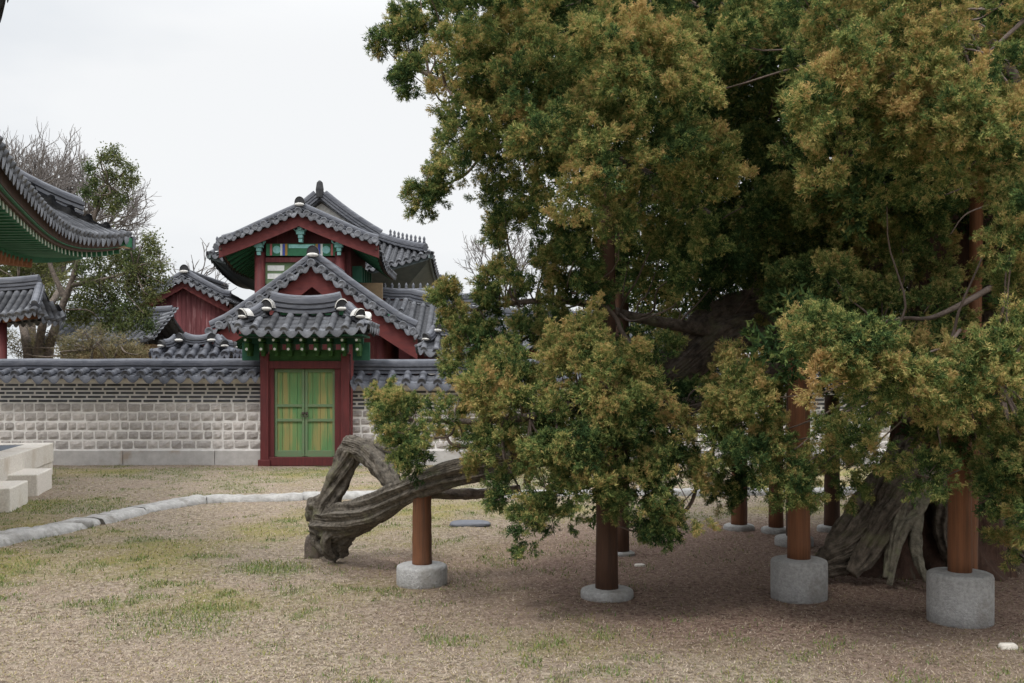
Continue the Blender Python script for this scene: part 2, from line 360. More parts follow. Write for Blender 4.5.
def gable_house(root, cx, Yf, Yb, half, zA, zE, barge=.45, n=22, setback=.7, lift=.0, c=.3, soffit='darkgreen', knob=True, r=.09, wall='red', zbase=0, rafters=True, wallw=.84):
    """tiled building whose ridge runs away from the viewer, gable end in front"""
    Hh = zA - zE
    def z(t): return zA - Hh * ((1 + c) * t - c * t * t)
    def lf(t, y): return lift * t * t * max(0, 1 - (y - Yf) / 2.2) ** 2 - lift * t * t
    sheet, rows = MB(), MB()
    for sx in (-1, 1):
        def S(u, v, sx=sx):
            t = 1 - v; y = Yf + .5 + u * (Yb - Yf - .5)
            return A(cx + sx * half * t, y, z(t) + lf(t, y) - .02)
        tile_slope(sheet, rows, S, max(4, int((Yb - Yf) / .3)), r=.08)
    def SV(u, v):
        x = u * 2 - 1; t = abs(x); y = Yf + v * .5
        return A(cx + x * half, y, z(t) + lf(t, y) + .05 * v - .03 * math.exp(-(x / .06) ** 2))
    v1, v2 = MB(), MB(); tile_slope(v1, v2, SV, n, r=r, tile=.3, tongue=.11)
    ro = sheet.build('roof', M['tile'], root, True); rows.build('cover_tiles', M['tile'], ro, True)
    v1.add(v2.v, v2.f); v1.build('verge_tiles', M['tile'], ro, True)
    rg = MB()
    for sx in (-1, 1):
        pth = [A(cx + sx * half * t, Yf + .34, z(t) + lf(t, Yf + .34) + .09 + .10 * max(0, t - .8) / .2) for t in np.linspace(.0, .96, 14)]
        rg.sweep(pth, ridge_prof(.12, .13, 2, .08))
    rg.sweep([A(cx, y, zA + .05) for y in np.linspace(Yf + .3, Yb, 5)], ridge_prof(.12, .2, 2, .08))
    rg.build_parts('verge_ridge', M['ridge'], ro)
    if knob:
        end_tile(ro, A(cx, Yf + .22, zA + .25), A(0, -1, 0), .15, .15, ring=False)
    bb = MB(); ts = np.linspace(0, 1, 14)
    for sx in (-1, 1):
        tp = [A(cx + sx * half * .99 * t, 0, z(t) + lf(t, Yf) - .10) for t in ts]
        vv = []
        for p in tp:
            for (dy, dz) in ((.10, 0), (.10, -barge), (.17, -barge), (.17, 0)): vv.append((p[0], Yf + dy, p[2] + dz))
        bb.add(vv, [(i * 4 + j, i * 4 + (j + 1) % 4, i * 4 + 4 + (j + 1) % 4, i * 4 + 4 + j) for i in range(13) for j in range(4)] + [(0, 1, 2, 3), tuple(52 + j for j in range(4))])
    bb.build_parts('bargeboard', M['barge'], root)
    so = MB()
    ys = np.linspace(Yf + .18, Yb - .1, 8)
    for sx in (-1, 1):
        vv = [(cx + sx * half * .97 * t, y, z(t) + lf(t, y) - .16) for y in ys for t in ts]
        so.add(vv, [(i * 14 + j, i * 14 + j + 1, i * 14 + 15 + j, i * 14 + 14 + j) for i in range(7) for j in range(13)])
    sof = so.build('soffit', M[soffit], root, True)
    if rafters:
        ra = MB(); fa = MB()
        for sx in (-1, 1):
            for y in np.arange(Yf + .4, Yb - .2, .3):
                ra.bar(A(cx + sx * half * .55, y, z(.55) + lf(.55, y) - .22), A(cx + sx * half * .95, y, z(.95) + lf(.95, y) - .22), .09, .09)
            pth = [A(cx + sx * half * .965, y, z(.965) + lf(.965, y) - .13) for y in np.linspace(Yf + .1, Yb, 10)]
            fa.sweep(pth, [(-.03, -.08), (.03, -.08), (.03, .06), (-.03, .06)])
        ra.build_parts('rafter', M['green'], sof); fa.build_parts('fascia', M['fascia'], sof)
    g = MB(); yw = Yf + setback; tw = np.linspace(-wallw, wallw, 21)
    vv = [(cx + half * t, yw, z(abs(t)) - .2) for t in tw] + [(cx + half * t, yw, zbase) for t in tw]
    g.add(vv, [(i, i + 1, 22 + i, 21 + i) for i in range(20)])
    for sx in (-1, 1):
        q_ = cx + sx * half * wallw; g.add([(q_, yw, zbase), (q_, Yb - .3, zbase), (q_, Yb - .3, z(wallw) - .2), (q_, yw, z(wallw) - .2)], [(0, 1, 2, 3)])
    g.build('wall', M[wall], root)
    return z

# ------------------------------------------------------------------ ground
KERB = [(-60, 556), (0, 541), (50, 533), (100, 521), (150, 510), (200, 501.5), (270, 499.5), (420, 497), (580, 495), (760, 494), (960, 493), (1150, 492)]
kpts = np.array([[(px - 512) * gY(py) / F, gY(py)] for px, py in KERB])
def kerb_y(x): return np.interp(x, kpts[:, 0], kpts[:, 1])
def masks(x, y):
    px = 512 + F * x / np.maximum(y, .5)
    beyond = np.clip((y - kerb_y(x)) / .3, 0, 1)
    n1 = fbm(x * .9, y * .9, 3); n2 = fbm(x * .55 + 9, y * .55, 8); n3 = fbm(x * 2.3, y * 2.3, 21)
    green = np.zeros_like(x)
    for (gx, gy, sx, sy, a) in ((170, 477, 110, 5, .75), (95, 496, 60, 4, .75), (240, 472, 60, 4, .55), (270, 568, 48, 7, .95), (85, 572, 60, 8, .5), (210, 615, 95, 20, .42), (150, 650, 120, 16, .28),
                                (760, 628, 60, 6, .6), (545, 645, 40, 5, .4), (420, 480, 80, 8, .3), (560, 548, 20, 4, .5), (465, 582, 12, 3, .7)):
        Yc = gY(gy); py = HZ + CAMZ * F / np.maximum(y, .5)
        green += a * np.exp(-((px - gx) / sx) ** 2 - ((py - gy) / sy) ** 2)
    green = np.clip((green + (n1 - .5) * 1.1 - .22) * 1.9, 0, 1) * np.clip((n3 - .42) * 6, .05, 1)
    green = np.maximum(green, np.clip((fbm(x * 4.1, y * 4.1, 40) - .60) * 7, 0, .8) * np.clip((n2 - .3) * 3, 0, 1))
    green = np.maximum(green, beyond * np.clip((n1 - .5) * 4, 0, .5))
    moss = np.clip((n2 - .48) * 6.5 + .5 * (np.exp(-((px - 360) / 130) ** 2 - ((y - 7.6) / 1.1) ** 2) + .8 * np.exp(-((px - 480) / 110) ** 2 - ((y - 9.5) / 1.3) ** 2)) - .25, 0, 1) * (.45 + .55 * (n3 > .47))
    X0, Y0 = 2.2, 8.6
    d = np.hypot((x - X0) / 3.2, (y - Y0) / 3.0) + (n1 - .5) * .7
    litter = np.clip((1.15 - d) / .5, 0, 1)
    moss = moss * (1 - .8 * litter); green = green * (1 - .75 * litter)
    return green, moss, litter, beyond
g = MB()
xs = np.concatenate([[-600, -250, -100, -40, -20], np.arange(-12, 12.01, .14), [20, 40, 100, 250, 600]])
ys = np.concatenate([[-60, -20, -5, 1, 2.5], np.arange(3.5, 21, .14), [23, 26, 30, 36, 45, 70, 150, 400, 900]])
GX, GY = np.meshgrid(xs, ys)
inn = ((np.abs(GX) < 12) & (GY > 3) & (GY < 20.5)).astype(float)
GZ = ((fbm(GX * .6, GY * .6, 5) - .5) * .05 + (fbm(GX * 3, GY * 3, 6) - .5) * .03) * inn - .005
nx = len(xs); me = bpy.data.meshes.new('ground')
vv = np.stack([GX, GY, GZ], -1).reshape(-1, 3)
ff = [(j * nx + i, j * nx + i + 1, (j + 1) * nx + i + 1, (j + 1) * nx + i) for j in range(len(ys) - 1) for i in range(nx - 1)]
me.from_pydata(vv.tolist(), [], ff); me.shade_smooth()
gr_, mo_, li_, be_ = masks(vv[:, 0], vv[:, 1])
for nm_, arr in (('green', gr_), ('moss', mo_), ('litter', li_)):
    at = me.attributes.new(nm_, 'FLOAT', 'POINT'); at.data.foreach_set('value', arr.astype(np.float32))
ground = bpy.data.objects.new('ground', me); col.objects.link(ground); ground['kind'] = 'structure'
def ground_mat():
    m = bpy.data.materials.new('dry_lawn'); m.use_nodes = True; n = m.node_tree.nodes; l = m.node_tree.links; b = n['Principled BSDF']
    b.inputs['Roughness'].default_value = .95; b.inputs['Specular IOR Level'].default_value = .1
    t = n.new('ShaderNodeTexCoord')
    def noise(s_, d=8):
        q = n.new('ShaderNodeTexNoise'); q.inputs['Scale'].default_value = s_; q.inputs['Detail'].default_value = d; q.inputs['Roughness'].default_value = .7
        l.new(t.outputs['Object'], q.inputs['Vector']); return q.outputs['Fac']
    def rmp(s_, a, z):
        q = n.new('ShaderNodeMapRange'); q.inputs['From Min'].default_value = a; q.inputs['From Max'].default_value = z; l.new(s_, q.inputs['Value']); return q.outputs['Result']
    def mx(f, a, bb):
        q = n.new('ShaderNodeMix'); q.data_type = 'RGBA'; l.new(f, q.inputs['Factor'])
        for k, v in (('A', a), ('B', bb)):
            if isinstance(v, tuple): q.inputs[k].default_value = (*v, 1)
            else: l.new(v, q.inputs[k])
        return q.outputs['Result']
    def att(nm_):
        q = n.new('ShaderNodeAttribute'); q.attribute_name = nm_; return q.outputs['Fac']
    def mul(a, bb):
        q = n.new('ShaderNodeMath'); q.operation = 'MULTIPLY'; l.new(a, q.inputs[0]); l.new(bb, q.inputs[1]); return q.outputs[0]
    c = mx(rmp(noise(17), .38, .62), (.13, .098, .073), (.36, .30, .228))
    c = mx(rmp(noise(1.1, 5), .48, .66), c, (.25, .195, .155))
    c = mx(mul(att('moss'), rmp(noise(22), .25, .55)), c, (.215, .185, .065))
    c = mx(mul(att('green'), rmp(noise(30), .3, .6)), c, (.115, .145, .055))
    lit = mx(rmp(noise(26), .38, .62), (.09, .054, .042), (.29, .20, .16))
    c = mx(att('litter'), c, lit)
    l.new(c, b.inputs['Base Color'])
    bp = n.new('ShaderNodeBump'); bp.inputs['Strength'].default_value = .7; bp.inputs['Distance'].default_value = .025
    l.new(noise(45), bp.inputs['Height']); l.new(bp.outputs['Normal'], b.inputs['Normal'])
    return m
me.materials.append(ground_mat())

def ground_z(x, y): return (fbm(x * .6, y * .6, 5) - .5) * .05 + (fbm(x * 3, y * 3, 6) - .5) * .03 - .005
def tri_mesh(name, V, hue, m, parent=None, kind=None):
    """V: (n,3,3) triangles, hue: (n,)"""
    n = len(V); off = WL.get(parent.name, A(0, 0, 0)) if parent else A(0, 0, 0)
    me = bpy.data.meshes.new(name); me.vertices.add(n * 3); me.vertices.foreach_set('co', (V - off).astype(np.float32).ravel())
    me.loops.add(n * 3); me.loops.foreach_set('vertex_index', np.arange(n * 3, dtype=np.int32))
    me.polygons.add(n); me.polygons.foreach_set('loop_start', np.arange(0, n * 3, 3, dtype=np.int32))
    me.update(calc_edges=True)
    a = me.attributes.new('hue', 'FLOAT', 'FACE'); a.data.foreach_set('value', np.clip(hue, 0, 1).astype(np.float32))
    me.materials.append(m); o = bpy.data.objects.new(name, me); col.objects.link(o)
    if parent: o.parent = parent; WL[o.name] = off
    if kind: o['kind'] = kind
    return o
def blades(n, kind):
    # samples with density falling with distance so that blades stay near pixel size
    Y = 4.6 * (20.0 / 4.6) ** rng.random(n); px = rng.uniform(-60, 1090, n); X = (px - 512) * Y / F
    gm, mm, lm, bm_ = masks(X, Y); keep = np.ones(n, bool); u = rng.random(n)
    if kind == 'dry': keep = u < (1 - .9 * lm) * (.75 - .3 * gm)
    if kind == 'green': keep = u < np.clip(gm * 1.0 + mm * .10, 0, 1)
    if kind == 'litter': keep = u < lm * .9 + .05
    keep &= np.abs(Y - kerb_y(X)) > .16
    X, Y, gm, mm, lm = X[keep], Y[keep], gm[keep], mm[keep], lm[keep]; n = len(X)
    sc_ = (Y / 6.5) ** .55
    a = rng.uniform(0, 2 * math.pi, n); ht = rng.uniform(.0, .014, n); ln = rng.uniform(.010, .034, n) * sc_; wd = rng.uniform(.002, .0042, n) * sc_
    if kind == 'green': ht = rng.uniform(.012, .035, n); ln = rng.uniform(.0, .03, n); wd *= 1.1; hue = rng.uniform(.08, .42, n)
    if kind == 'dry': hue = np.where(rng.random(n) < .2 + mm * .4, rng.uniform(.32, .5, n), rng.uniform(.52, .86, n)); hue = np.where(rng.random(n) < .24, rng.uniform(.9, 1, n), hue)
    if kind == 'litter': ht = rng.uniform(.0, .012, n); hue = np.where(rng.random(n) < .28, rng.uniform(.55, .75, n), rng.uniform(.88, 1, n))
    d = np.stack([np.cos(a), np.sin(a), np.zeros(n)], 1); s_ = np.stack([-np.sin(a), np.cos(a), np.zeros(n)], 1)
    b = np.stack([X, Y, ground_z(X, Y) + .003], 1)
    if kind == 'green': top = b + d * ln[:, None]
    else: top = b + d * ln[:, None]
    top[:, 2] += ht
    return np.stack([b - s_ * wd[:, None], b + s_ * wd[:, None], top], 1), hue
for nm_, cnt, kd in (('dry_grass', 420000, 'dry'), ('green_grass', 330000, 'green'), ('leaf_litter', 280000, 'litter')):
    V, h = blades(cnt, kd); tri_mesh(nm_, V, h, M['straw'], None, 'stuff')

def pebbles(n):
    Y = 4.6 * (14.0 / 4.6) ** rng.random(n); px = rng.uniform(-40, 1070, n); X = (px - 512) * Y / F; z = ground_z(X, Y); V = []; H = []
    for k in range(n):
        r_ = rng.uniform(.003, .008); c = A(X[k], Y[k], z[k] + r_ * .2); p = [c + A(math.cos(a) * r_ * rng.uniform(.7, 1.3), math.sin(a) * r_ * rng.uniform(.7, 1.3), 0) for a in np.linspace(0, 5.24, 6)]; t_ = c + A(0, 0, r_ * rng.uniform(.5, .9)); h = rng.random()
        for j in range(6): V.append([p[j], p[(j + 1) % 6], t_]); H.append(h)
    return np.array(V), np.array(H)
V, h = pebbles(900); tri_mesh('pebbles', V, h, leafmat('pebble_stone', [(0, (.12, .10, .085)), (.5, (.24, .21, .18)), (1, (.38, .34, .30))], .0), None, 'stuff')

# kerb of rough granite
def rough_run(name, pts, wd, ht, seg=.08, amp=.011, mb=None):
    p = crm(np.c_[pts, np.zeros(len(pts))], int(np.sum(np.linalg.norm(np.diff(pts, axis=0), axis=1)) / seg) + 3); n = len(p)
    prof = [(-wd, -.1), (-wd, ht * .5), (-wd * .9, ht * .9), (-wd * .4, ht * 1.03), (wd * .3, ht * 1.0), (wd * .82, ht * .86), (wd, ht * .5), (wd * 1.15, ht * .1), (wd * 1.2, -.1)]
    T = np.gradient(p, axis=0); vv = []
    for i in range(n):
        t = nrm(T[i]); sd = nrm(np.cross(t, A(0, 0, 1)))
        hh = 1 + .45 * (vnoise(i * .11, 3.3, 4) - .5)
        for j, (a, b) in enumerate(prof):
            k = A(*(rng.uniform(-1, 1, 3))) * amp
            vv.append(p[i] + sd * a + A(0, 0, b * hh) + k)
    m = len(prof)
    mb.add(vv, [(i * m + j, i * m + j + 1, (i + 1) * m + j + 1, (i + 1) * m + j) for i in range(n - 1) for j in range(m - 1)] + [tuple(range(m)), tuple((n - 1) * m + j for j in range(m))])
arc = crm(np.c_[kpts, np.zeros(len(kpts))], 1500)[:, :2]; cum = np.r_[0, np.cumsum(np.linalg.norm(np.diff(arc, axis=0), axis=1))]; kmb = MB(); q0 = 0
while q0 < cum[-1] - 1:
    l_ = random.uniform(.9, 2.0); i0, i1 = np.searchsorted(cum, q0 + .012), np.searchsorted(cum, min(q0 + l_ - .012, cum[-1] - .01)); q0 += l_
    seg_ = np.c_[np.interp(np.linspace(q0 - l_ + .012, min(q0 - .012, cum[-1] - .01), 8), cum, arc[:, 0]), np.interp(np.linspace(q0 - l_ + .012, min(q0 - .012, cum[-1] - .01), 8), cum, arc[:, 1])] + rng.uniform(-.025, .025, 2)
    if len(seg_) > 3: rough_run('kerb', seg_, .16 * random.uniform(.92, 1.08), .085 * random.uniform(.85, 1.12), mb=kmb)
kb = kmb.build('kerb', M['kerbm'], None, True)
kb['kind'] = 'structure'

# ------------------------------------------------------------------ the palace wall
WY = 20.0
def palace_wall(x0, x1, label, zd, zr, rtop):
    t = thing('palace_wall', label, 'wall', ((x0 + x1) / 2, WY, 0))
    zb = .285; z1 = zd - .56; z2 = zd - .24
    b = MB(); b.box(((x0 + x1) / 2, WY + .25, (zb + z2 + .17) / 2), (x1 - x0, .46, z2 + .17 - zb)); b.build('wall_core', M['mortar'], t)
    f = MB(); x = x0
    while x < x1:
        l_ = min(random.uniform(1.6, 2.6), x1 - x); f.box((x + l_ / 2, WY + .24, zb / 2 - .05), (l_ - .012, .56, zb + .1)); x += l_
    f.build('foundation', M['base'], t, bevel=.008)
    s = MB(); nrow = 5; rh = (z1 - zb - .02) / nrow
    for k in range(nrow):
        x = x0 + random.uniform(-.1, 0); z = zb + .02 + rh * (k + .5)
        while x < x1:
            l_ = random.uniform(.15, .255) * (1.15 if k == 0 else 1); h_ = rh - random.uniform(.024, .04)
            xa, xb = max(x, x0), min(x + l_, x1)
            if xb - xa > .05:
                # a rough hewn block: subdivided front face pushed about
                nx_, nz_ = 4, 4; c = A((xa + xb) / 2, WY + .012, z + random.uniform(-.006, .006)); vv = []
                for i in range(nx_):
                    for j in range(nz_):
                        ex = (i / (nx_ - 1) - .5); ez = (j / (nz_ - 1) - .5); edge = max(abs(ex), abs(ez)) > .49
                        q = 1 - .05 * (abs(ex) > .49 and abs(ez) > .49)
                        vv.append(c + A(ex * (xb - xa) * q, (.004 if edge else -.016 + random.uniform(-.008, .008)), ez * h_ * q) + (A(random.uniform(-.006, .006), 0, random.uniform(-.006, .006)) if edge else 0))
                s.add(vv, [(i * nz_ + j, (i + 1) * nz_ + j, (i + 1) * nz_ + j + 1, i * nz_ + j + 1) for i in range(nx_ - 1) for j in range(nz_ - 1)])
            x += l_ + random.uniform(.018, .034)
    s.build('stone_courses', M['stone'], t)
    k_ = MB(); nb = 4; bh = (z2 - z1) / nb
    for k in range(nb + 1):
        x = x0 - .17 * (k % 2); z = z1 + bh * (k + .5)
        while x < x1:
            l_ = random.choice((.25, .27, .23)); xa, xb = max(x, x0), min(x + l_, x1)
            if xb - xa > .04: k_.box(((xa + xb) / 2, WY + .026 + random.uniform(-.003, .003), z), (xb - xa, .05, bh * .54))
            x += l_ + .045
    k_.build('brick_band', M['brick'], t)
    sheet, rows, rg = MB(), MB(), MB(); n = int(round((x1 - x0) / .312))
    for sg in (-1, 1):
        def S(u, v, sg=sg): return A(x0 + (x1 - x0) * u, WY + .24 + sg * .52 * (1 - v), zd + (zr - zd) * v + .012 * math.sin(u * 40))
        tile_slope(sheet, rows, S, n, r=.082, tongue=.10, dip=.06)
    pts = np.linspace(x0, x1, 20)
    rg.sweep([A(x, WY + .24, zr - .05 + .006 * math.sin(x * 3.1)) for x in pts], ridge_prof(.15, rtop - zr - .03, 3, .085))
    co = sheet.build('coping', M['tile_dark'], t, True); rows.build('cover_tiles', M['tile_dark'], co, True); rg.build('ridge', M['tile_dark'], co)
    pl = MB(); pl.box(((x0 + x1) / 2, WY + .24, zd - .075), (x1 - x0, .62, .07)); pl.build('plaster_bed', M['mortar'], co)
    return t
palace_wall(-12.5, -5.0, 'pale stone block wall with dark tiled coping, between the granite terrace and the green door', 1.80, 1.90, 2.13)
palace_wall(-3.2, 15.0, 'stone block wall with tiled coping running behind the juniper from the green door', 1.66, 1.87, 2.12)

# ------------------------------------------------------------------ the green gate
GYY = 19.8
gt = thing('wall_gate', 'small tile-roofed gate with a worn green double door in red posts', 'gate', (-4.1, GYY, 0))
XL, XR = -4.9, -3.3
for x in (XL, XR):
    b = MB(); b.box((x, GYY, 1.12), (.165, .22, 2.2)); b.build('post', M['red'], gt, bevel=.008)
    b = MB(); b.box((x, GYY, .05), (.24, .3, .14)); b.build('post_foot', M['red'], gt, bevel=.01)
b = MB(); b.box((-4.1, GYY, 2.0), (XR - XL - .165, .16, .15)); b.build('lintel', M['red'], gt, bevel=.006)
b = MB(); b.box((-4.1, GYY - .01, .085), (XR - XL - .165, .16, .17)); b.build('threshold', M['red'], gt, bevel=.006)
for x, w_ in ((XL + .13, .095), (XR - .15, .135)):
    b = MB(); b.box((x, GYY + .01, 1.047), (w_, .12, 1.754)); b.build('jamb', M['red'], gt)
b = MB(); b.box((-4.1, GYY + .02, 2.19), (XR - XL - .165, .08, .225)); b.build('frieze_board', M['leafgreen'], gt)
xa, xb = XL + .18, XR - .22; xm = (xa + xb) / 2
for (a, c_) in ((xa, xm - .006), (xm + .006, xb)):
    d = MB(); npl = 4; w_ = (c_ - a) / npl
    for i in range(npl): d.box((a + w_ * (i + .5), GYY + .04, 1.047), (w_ - .006, .03, 1.72))
    lf_ = d.build('door_leaf', M['door'], gt)
    q = MB()
    for z, h_ in ((.235, .13), (.90, .055), (1.19, .055), (1.885, .07)): q.box(((a + c_) / 2, GYY + .013, z), (c_ - a - .1, .03, h_))
    for x in (a + .025, c_ - .025): q.box((x, GYY + .012, 1.047), (.05, .036, 1.735))
    q.build('door_frame', M['doorframe'], lf_, bevel=.004)
    h = MB()
    hx = c_ - .03 if a < xm - .1 else a + .03
    h.tube([A(hx, GYY - .03, 1.04 + .0), A(hx, GYY - .008, 1.04)], [.025, .03], 10); h.tube([A(hx + .035 * math.cos(q_), GYY - .035, 1.0 + .035 * math.sin(q_)) for q_ in np.linspace(0, 6.28, 14)], [.006] * 14, 6)
    h.build('ring_handle', M['iron'], lf_)
bl = MB(); bl.box((xm, GYY + .12, 1.047), (xb - xa + .2, .02, 1.8)); bl.build('door_backing', M['fascia'], gt)
for x in (XL - .28, *np.linspace(XL, XR, 7), XR + .28):
    br = MB(); br.box((x, GYY - .12, 2.34), (.085, .5, .17)); br.box((x, GYY - .16, 2.48), (.075, .62, .07)); br.box((x, GYY - .08, 2.22), (.07, .3, .1))
    bo = br.build('bracket', M['leafgreen'], gt, bevel=.01)
    wn = MB()
    for (y, z, r_) in ((GYY - .48, 2.475, .028), (GYY - .378, 2.30, .03)):
        wn.tube([A(x, y, z), A(x, y + .03, z)], [r_ * .9, r_], 10)
    wn.build_parts('bracket_tip', M['white'], bo)
b = MB(); b.box((-4.1, GYY - .02, 2.47), (2.3, .14, .12)); b.build('eave_purlin', M['darkgreen'], gt)
b = MB(); b.box((-4.1, GYY + .02, 2.57), (2.4, 1.02, .04)); b.build('eave_board', M['darkgreen'], gt)
for x in (XL - .3, XR + .3):
    b = MB(); b.box((x, GYY + .04, 2.27), (.34, .06, .36)); b.build('side_board', M['darkgreen'], gt)
small_hip_roof(gt, -4.1, GYY + .04, 1.32, .74, 2.66, 3.03, .66, 9, .3, es=.84)

# ------------------------------------------------------------------ halls behind the wall
def timber_panel(root, cx, half, y, zt, h_):
    """decorated crossbeam, bracket heads and panels under a gable"""
    b = MB(); b.box((cx, y, zt - h_ / 2), (half * 2, .12, h_)); bo = b.build('crossbeam', M['green'], root)
    for k, (x, m_) in enumerate(((-.86, 'pink'), (.86, 'pink'), (-.5, 'blue'), (.5, 'blue'), (-.43, 'ochre'), (.43, 'ochre'), (-.57, 'white'), (.57, 'white'))):
        q = MB(); q.box((cx + half * x, y - .064, zt - h_ / 2), (half * .06, .012, h_ * .96)); q.build('paint_band', M[m_], bo)
    for x in (-.7, .7):
        q = MB(); q.tube([A(cx + half * x, y - .062, zt - h_ / 2), A(cx + half * x, y - .075, zt - h_ / 2)], [h_ * .33] * 2, 12); q.build('painted_flower', M['teal'], bo)
    q = MB(); q.box((cx, y - .064, zt - h_ * .22), (half * .72, .012, h_ * .3)); q.build('paint_stripe', M['teal'], bo)
def bracket_head(root, x, y, z, s_=.3):
    b = MB()
    for k, (w_, dz) in enumerate(((.9, 0), (.7, -.28), (.4, -.6), (.32, -.95))):
        b.box((x, y - .1 + k * .03, z + dz * s_), (w_ * s_, .2, .30 * s_))
    b.tube([A(x - .42 * s_, y - .2, z + .1 * s_), A(x - .42 * s_, y - .1, z + .1 * s_)], [.22 * s_] * 2, 10)
    b.tube([A(x + .42 * s_, y - .2, z + .1 * s_), A(x + .42 * s_, y - .1, z + .1 * s_)], [.22 * s_] * 2, 10)
    b.tube([A(x, y - .23, z + .12 * s_), A(x, y - .1, z + .12 * s_)], [.24 * s_] * 2, 10)
    b.build('bracket_head', M['teal'], root)

# lower gabled hall
Yf = 24.5; a_ = P(311, 262, Yf); e_ = P(417, 335, Yf); cx = a_[0]; half = e_[0] - cx + .02
h1 = thing('gabled_hall', 'lower hall directly behind the green gate, red gable under broad grey tiles', 'hall', (cx, Yf + 2, 0))
z1f = gable_house(h1, cx, Yf, 29, half, a_[2], e_[2], barge=.5, n=21, setback=.85, r=.10, c=.12, lift=.22, wallw=.64)
for x in (-.62, .62):
    b = MB(); b.tube([A(cx + half * x, Yf + .8, 0), A(cx + half * x, Yf + .8, 3.1)], [.14, .13], 14); b.build('column', M['red'], h1, True)
    bracket_head(h1, cx + half * x, Yf + .72, 3.18, .3)
b = MB(); b.box((cx, Yf + .8, 3.38), (half * 1.5, .16, .22)); b.build('tie_beam', M['green'], h1)
b = MB(); b.bar(A(cx, Yf + .8, 3.4), A(cx, Yf + .8, 4.5), .16, .12, (0, 1, 0)); b.build('king_post', M['red'], h1)
b = MB()
for k in range(6): b.box((cx + half * .62 + .0, Yf + 1.0 + .55 * k, 3.05), (.16, .1, .35))
b.build_parts('side_bracket', M['green'], h1)

# upper gabled wing
Yf = 29.5; a_ = P(298, 210, Yf); e_ = P(379, 242, Yf); cx = a_[0]; half = e_[0] - cx
h2 = thing('red_wing', 'high red-columned wing with painted green crossbeam, above the lower gable', 'hall', (cx, Yf + 2, 0))
gable_house(h2, cx, Yf, 33.6, half, a_[2], e_[2], barge=.36, n=19, setback=.72, r=.10, c=.1, lift=.55, wallw=.6)
yq = Yf + .55
for x in (260, 340):
    q = P(x, 300, yq); b = MB(); b.tube([A(q[0], yq, 0), A(q[0], yq, 5.6)], [.17, .16], 14); b.build('column', M['red'], h2, True)
    q = P(x - .5, 243, yq - .1); bracket_head(h2, q[0], yq - .1, q[2], .34)
q = P(298, 230, yq - .1); bracket_head(h2, cx, yq - .1, q[2], .34)
pa = P(264, 244, yq); pb = P(336, 256, yq)
timber_panel(h2, cx, (pb[0] - pa[0]) / 2 - .02, yq, pa[2], pa[2] - pb[2])
b = MB(); z_ = P(0, 260, yq)[2]; b.box((cx, yq, z_), ((pb[0] - pa[0]), .1, .14)); b.build('rail', M['red'], h2)
for (x0, x1, y0, y1, mm) in ((265, 302, 262, 284, 'doorframe'), (321, 335, 259, 284, 'pink')):
    a0, a1 = P(x0, y0, yq + .05), P(x1, y1, yq + .05); b = MB(); b.box(((a0[0] + a1[0]) / 2, yq + .05, (a0[2] + a1[2]) / 2), (a1[0] - a0[0], .04, a0[2] - a1[2])); po = b.build('wall_panel', M[mm], h2)
    if mm == 'doorframe':
        for (u0, v0) in ((.3, .72), (.3, .35)):
            q = MB(); q.box((a0[0] + (a1[0] - a0[0]) * u0, yq + .026, a1[2] + (a0[2] - a1[2]) * v0), ((a1[0] - a0[0]) * .45, .012, (a0[2] - a1[2]) * .24)); q.build('paper_pane', M['white'], po)
b = MB()
for k in range(5): b.box((cx + half * .66, Yf + 1.1 + .5 * k, 5.0), (.3, .14, .5))
b.build_parts('side_bracket', M['darkgreen'], h2)
b = MB(); q = P(365, 283, 31); b.box((q[0], 31, q[2] - .35), (1.1, .1, .7)); b.build('shutter_panel', M['tan'], h2)

# great hall beyond, hipped and gabled
Ye, Yg = 34.0, 37.0
c1 = P(432, 252, Ye); c0 = P(207, 247, Ye); cx = (c0[0] + c1[0]) / 2; he = (c1[0] - c0[0]) / 2; zc = c1[2]
hp = P(378, 240, Yg); cg = P(321, 0, Yg)[0]; hx = hp[0] - cg; zh = hp[2]; ap = P(320, 200, Yg); zt = ap[2]
h3 = thing('great_hall', 'tallest hall at the back, flaring hipped roof with small figures on its ridges', 'hall', (cx, 39, 0))
def eave3(u):
    x = u * 2 - 1; return A(cx + he * x, Ye + .3 * (1 - x * x), zc - .62 * (1 - abs(x) ** 2.0))
def S3(u, v):
    e0 = eave3(u); x = u * 2 - 1
    return A(e0[0], e0[1] + (Yg - Ye) * v, e0[2] + (zh - zc + .62) * (v * .85 + v * v * .15) - .62 * 0 * v)
def vm3(u):
    x = abs(u * 2 - 1) * he
    return 1 if x < hx else max(0.03, 1 - (x - hx) / (he - hx))
sheet, rows, rg = MB(), MB(), MB(); tile_slope(sheet, rows, S3, 30, r=.085, vmax=vm3)
def side3(sx):
    def S(u, v):
        y = Ye + u * 8; k = abs(u * 2 - 1)
        return A(cx + sx * (he - (he - hx) * v * 1), y, zc - .62 * (1 - k ** 2) + (zh - zc + .5 * (1 - k ** 2)) * v)
    return S
for sx in (-1, 1): tile_slope(sheet, rows, side3(sx), 26, r=.085, vmax=lambda u: min(1, u * 8 / 3.0 + .02, (1 - u) * 8 / 3.0 + .02))
def SU(sx):
    def S(u, v): return A(cg + sx * hx * (1 - v), Yg - .2 + u * 4.4, zh + (zt - zh) * (v * .8 + v * v * .2))
    return S
for sx in (-1, 1): tile_slope(sheet, rows, SU(sx), 14, r=.085)
ro = sheet.build('roof', M['tile'], h3, True); rows.build('cover_tiles', M['tile'], ro, True)
